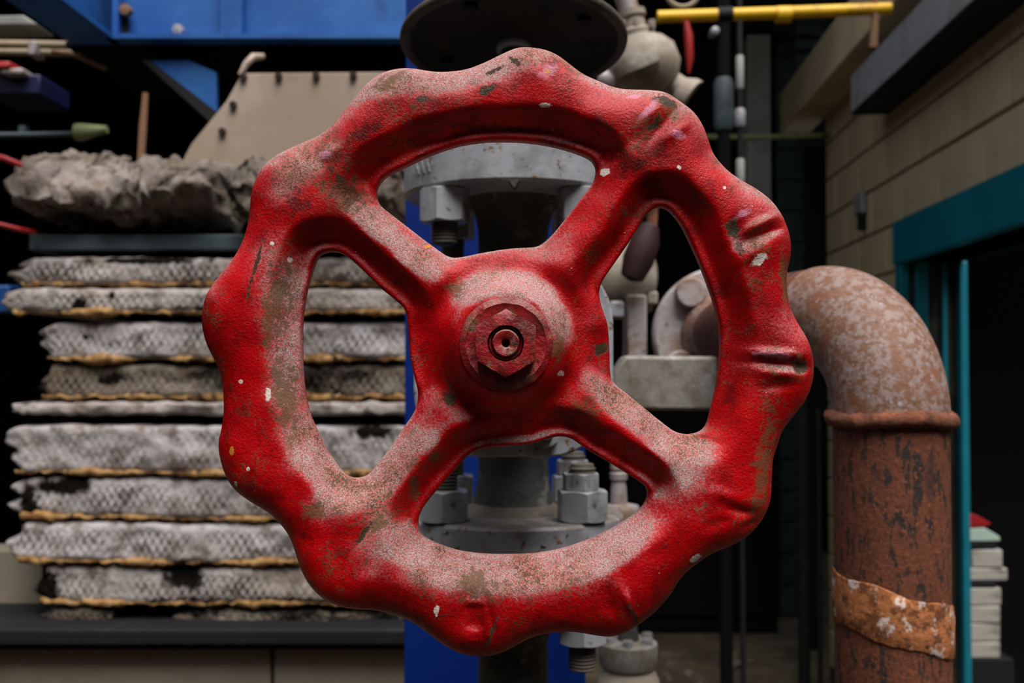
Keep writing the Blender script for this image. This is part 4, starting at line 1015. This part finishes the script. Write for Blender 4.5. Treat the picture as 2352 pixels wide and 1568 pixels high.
blanket(72, XR, 1294, 1388, WOOL[0], 'blanket second from the bottom, torn and black in the middle', 9, dy=0.005, tilt_=-0.012)
blanket(66, 250, 1394, 1440, WOOL[2], 'short crushed blanket piece at the pile\'s lower left corner', 10, seam=False, dy=0.01, rag=0.02)
blanket(396, XR, 1396, 1442, WOOL[2], 'lowest long blanket piece, crushed and blackened', 11, seam=False, dy=0.01, rag=0.02)

def roll(name, c, rx, rz, x0, x1, mat, label, seed, hole=False):
    m = MB(); n_ = 40; st = 90; vs = []; fs = []
    for i in range(st + 1):
        t = i / st; x = x0 + (x1 - x0) * t; e = min(t, 1 - t)
        s_ = min(1.0, 0.55 + e * 9)
        for k_ in range(n_):
            a = 2 * PI * k_ / n_
            p = Vector((x, c[0] + rx * s_ * math.cos(a), c[1] + rz * s_ * math.sin(a)))
            nv = noise.noise_vector(p * 7 + Vector((seed, 0, 0))); n2 = noise.noise_vector(p * 34 + Vector((0, seed, 0))); n3 = noise.noise_vector(p * 90 + Vector((0, seed, 4)))
            p += Vector((nv.x, nv.y, nv.z)) * 0.030 + n2 * 0.020 + n3 * 0.010
            vs.append(p)
    for i in range(st):
        for k_ in range(n_): fs.append((i * n_ + k_, i * n_ + (k_ + 1) % n_, (i + 1) * n_ + (k_ + 1) % n_, (i + 1) * n_ + k_))
    fs.append(list(range(n_))[::-1]); fs.append(list(range(st * n_, st * n_ + n_)))
    m.add(vs, fs); o = obj(name, m, mat, smooth=180); tag(o, label, 'insulation'); return o
za, zb = P(0, 512, IY + 0.1).z, P(0, 372, IY + 0.1).z
roll('wool_roll', (IY + 0.12, (za + zb) / 2), 0.13, (zb - za) / 2, P(40, 0, IY).x, P(500, 0, IY).x, WOOLROLL, 'fat ragged roll of grey wool on top of the pile', 3)
za, zb = P(0, 490, IY - 0.05).z, P(0, 350, IY - 0.05).z
roll('wool_fold', (IY + 0.02, (za + zb) / 2), 0.07, (zb - za) / 2, P(545, 0, IY).x, P(960, 0, IY).x, WOOLROLL, 'folded ragged end of wool lying right of the fat roll', 8)
o = obj('pale_board', pbox(66, 538, 1000, 574, IY + 0.05, 0.35), SLATE, bevel=0.003); tag(o, 'dim blue-grey board between the fat wool roll and the blankets', 'board')
# plinth the pile stands on
o = obj('ledge_beam', pbox(-300, 1444, XR, 1484, IY - 0.06, 0.6), DARK, bevel=0.006); tag(o, 'dark steel ledge under the insulation pile', 'beam')
pl = thing('plinth', 'stained beige panelled plinth under the dark ledge', 'plinth', (P(500, 1500, IY).x, IY + 0.25, 0))
for x0, x1 in ((-300, 624), (632, XR)):
    a, b_ = P(x0, 1485, IY), P(x1, 1485, IY); obj('panel', MB().box(((a.x + b_.x) / 2, IY + 0.24, a.z / 2), (b_.x - a.x, 0.5, a.z)), CONC, pl, bevel=0.004)
a, b_ = P(-300, 1300, IY), P(14, 1442, IY)
o = obj('side_post', MB().box(((a.x + b_.x) / 2, IY + 0.2, (a.z + b_.z) / 2), (b_.x - a.x, 0.1, abs(a.z - b_.z))), CONC); tag(o, 'beige post end at the far left above the dark ledge', 'post')

# ------------------------------------------------------------------ blue platform and beige hopper
by = 2.4
bl = thing('blue_platform', 'blue steel platform frame overhead at the upper left', 'platform', P(600, 85, by))
zb_ = P(600, 80, by).z
A = P(252, 80, by); B = P(1120, 80, by)
obj('front_web', MB().box(((A.x + B.x) / 2, by + 0.05, zb_ + 0.17), (B.x - A.x, 0.012, 0.34)), BLUE, bl)
obj('front_flange', MB().box(((A.x + B.x) / 2, by + 0.022, zb_ - 0.003), (B.x - A.x + 0.02, 0.05, 0.012)), BLUE, bl)
# side beam running towards the camera
dx = -0.03
for nm, z0, z1, x0, x1 in (('side_web', zb_, zb_ + 0.34, -0.055, -0.043), ('side_flange', zb_ - 0.009, zb_ + 0.003, -0.11, 0.012)):
    m = MB().prism([(A.x + x0, by + 0.12, z0), (A.x + x1, by + 0.12, z0), (A.x + x1, by + 0.12, z1), (A.x + x0, by + 0.12, z1)], (dx, -1.0, 0)); obj(nm, m, BLUE, bl)
obj('deck', MB().box(((A.x + B.x) / 2 - 0.03, by + 0.31, zb_ - 0.006), (B.x - A.x + 0.2, 0.52, 0.012)), BLACK, bl)  # black colour carries the shade of the platform's underside
for (x0, x1, dp) in ((500, 554, 0.04), (252, 268, 0.04)):
    a, b_ = P(x0, 70, by), P(x1, 70, by); obj('stiffener', MB().box(((a.x + b_.x) / 2, by + 0.05 - dp / 2, zb_ + 0.17), (b_.x - a.x, dp, 0.34)), BLUE, bl, bevel=0.002)
m = pbox(276, 22, 292, 76, by + 0.03, 0.014); obj('slot_cover', m, DARK, bl)
obj('bolt', MB().lathe([(0.004, 0.03), (0.014, 0.03), (0.014, 0.008), (0.004, 0.006)], c=P(405, 64, by), axis='Y', n=6), GALV, bl)
obj('bolt', MB().lathe([(0.004, 0.03), (0.014, 0.03), (0.014, 0.008), (0.004, 0.006)], c=P(283, 18, by), axis='Y', n=6), WOOD, bl)
m = MB().prism([P(345, 140, 2.44), P(432, 138, 2.44), P(496, 166, 2.44), P(498, 258, 2.44)], (0, 0.02, 0)); obj('gusset', m, BLUE, bl)
m = MB().prism([P(325, 138, 2.43), P(344, 138, 2.43), P(505, 262, 2.43), P(505, 300, 2.43)], (0, 0.12, 0)); obj('brace', m, DARK, bl)
m = MB().prism([P(505, 136, 2.75), P(540, 136, 2.75), P(540, 420, 2.75), P(505, 420, 2.75)], (0, 0.1, 0)); obj('leg', m, DARK, bl)

hy = 2.36
hp = thing('hopper_plate', 'beige bolted sheet-metal hopper plate behind the wool roll', 'hopper', P(700, 420, hy))
m = MB().prism([P(428, 352, hy), P(440, 330, hy), P(520, 232, hy), P(556, 168, hy), P(1110, 164, hy), P(1110, 450, hy), P(380, 450, hy)], (0, 0.012, 0)); obj('sheet', m, BEIGE, hp, bevel=0.002)
m = MB().tube([P(552, 172, hy), P(566, 146, hy), P(582, 131, hy + 0.01), P(604, 130, hy + 0.03)], [0.006, 0.008, 0.010, 0.008], n=12); obj('curled_edge', m, BEIGE, hp)
m = MB().prism([P(560, 128, hy + 0.12), P(1110, 124, hy + 0.12), P(1110, 170, hy + 0.12), P(560, 172, hy + 0.12)], (0, 0.01, 0)); obj('shadow_strip', m, BLACK, hp)  # black strip painting the shadow above the plate's top edge
RB = wm('rusted_bolt', lin(44, 30, 20), 0.85)
for (x, y) in ((560, 178), (641, 177), (727, 176), (812, 175), (898, 175), (537, 242), (512, 303)):
    obj('bolt', nut((P(x, y, hy).x, 0, P(x, y, hy).z), 0.0095, hy, hy - 0.010, 'Y', 0.002), RB, hp)

# ------------------------------------------------------------------ oddments in the dark, upper left
ly = 2.5
for yy_, r, lab in ((102, 0.010, 'upper of two beige conduits at the far upper left'), (120, 0.009, 'lower of two beige conduits at the far upper left')):
    o = obj('conduit', MB().tube([P(-120, yy_ - 2, ly), P(80, yy_, ly), P(165, yy_ + 2, ly), P(182, yy_ + 8, ly)], r, n=14), TUBEB); tag(o, lab, 'conduit', 'conduits at the upper left')
o = obj('conduit_strap', pbox(63, 92, 82, 126, ly - 0.03, 0.05), WHITEST, bevel=0.004); tag(o, 'white strap round the two beige conduits', 'strap')
o = obj('bent_rod', MB().tube([P(120, 118, ly - 0.04), P(165, 124, ly - 0.04), P(243, 158, ly - 0.04)], 0.006, n=12), WOOD); tag(o, 'brown rod bending down beside the beige conduits', 'rod')
m = MB().prism([P(-60, 36, ly), P(52, 34, ly), P(86, 56, ly), P(-60, 58, ly)], (0, 0.1, 0)); o = obj('grey_slab', m, GREYST, bevel=0.004); tag(o, 'grey slab end above the beige conduits', 'slab')
o = obj('blue_crate', pbox(-40, 170, 92, 216, 2.9, 0.2), DEEPBLUE, bevel=0.006); tag(o, 'deep blue box in the dark at the far left', 'box')
o = obj('red_bundle', pbox(-30, 140, 22, 158, 2.85, 0.08).jitter(0.01, 20), REDP, bevel=0.006); tag(o, 'small red bundle on top of the deep blue box', 'bundle')
o = obj('white_bundle', pbox(4, 156, 52, 170, 2.86, 0.08).jitter(0.006, 20), WHITEST, bevel=0.006); tag(o, 'small pale bundle beside the red one on the blue box', 'bundle')
nz = thing('spray_lance', 'slate grey lance with a pale green cone tip, far left', 'lance', P(120, 310, 2.4))
obj('rod', MB().tube([P(-80, 311, 2.4), P(60, 310, 2.4), P(182, 308, 2.4)], 0.007, n=12), SLATE, nz)
obj('bracket', pbox(42, 288, 58, 312, 2.4, 0.02), SLATE, nz)
obj('cone_tip', MB().tube([P(174, 304, 2.4), P(186, 304, 2.4), P(215, 300, 2.4), P(246, 297, 2.4)], [0.020, 0.022, 0.015, 0.009], n=20), GREENP, nz)
o = obj('wooden_stake', MB().tube([P(322, 400, IY + 0.1), P(328, 290, IY + 0.1), P(334, 214, IY + 0.1)], [0.008, 0.008, 0.006], n=10).jitter(0.002, 40), WOOD); tag(o, 'thin brown stake standing up out of the wool roll', 'stake')
o = obj('red_cable', MB().tube([P(-60, 348, 1.95), P(10, 364, 1.95), P(50, 380, 1.97)], 0.006, n=10), REDP); tag(o, 'upper red cable at the far left, beside the wool roll', 'cable', 'red cables at the left edge')
o = obj('red_cable', MB().tube([P(-60, 506, 1.95), P(0, 516, 1.95), P(42, 526, 1.97), P(80, 534, 2.03)], 0.005, n=10), REDP); tag(o, 'lower red cable at the far left, beside the blue-grey board', 'cable', 'red cables at the left edge')
o = obj('blue_rag', pbox(-40, 652, 24, 716, 2.1, 0.06).jitter(0.012, 18), BLUE, bevel=0.006); tag(o, 'scrap of blue sheet at the far left beside the blankets', 'sheet')
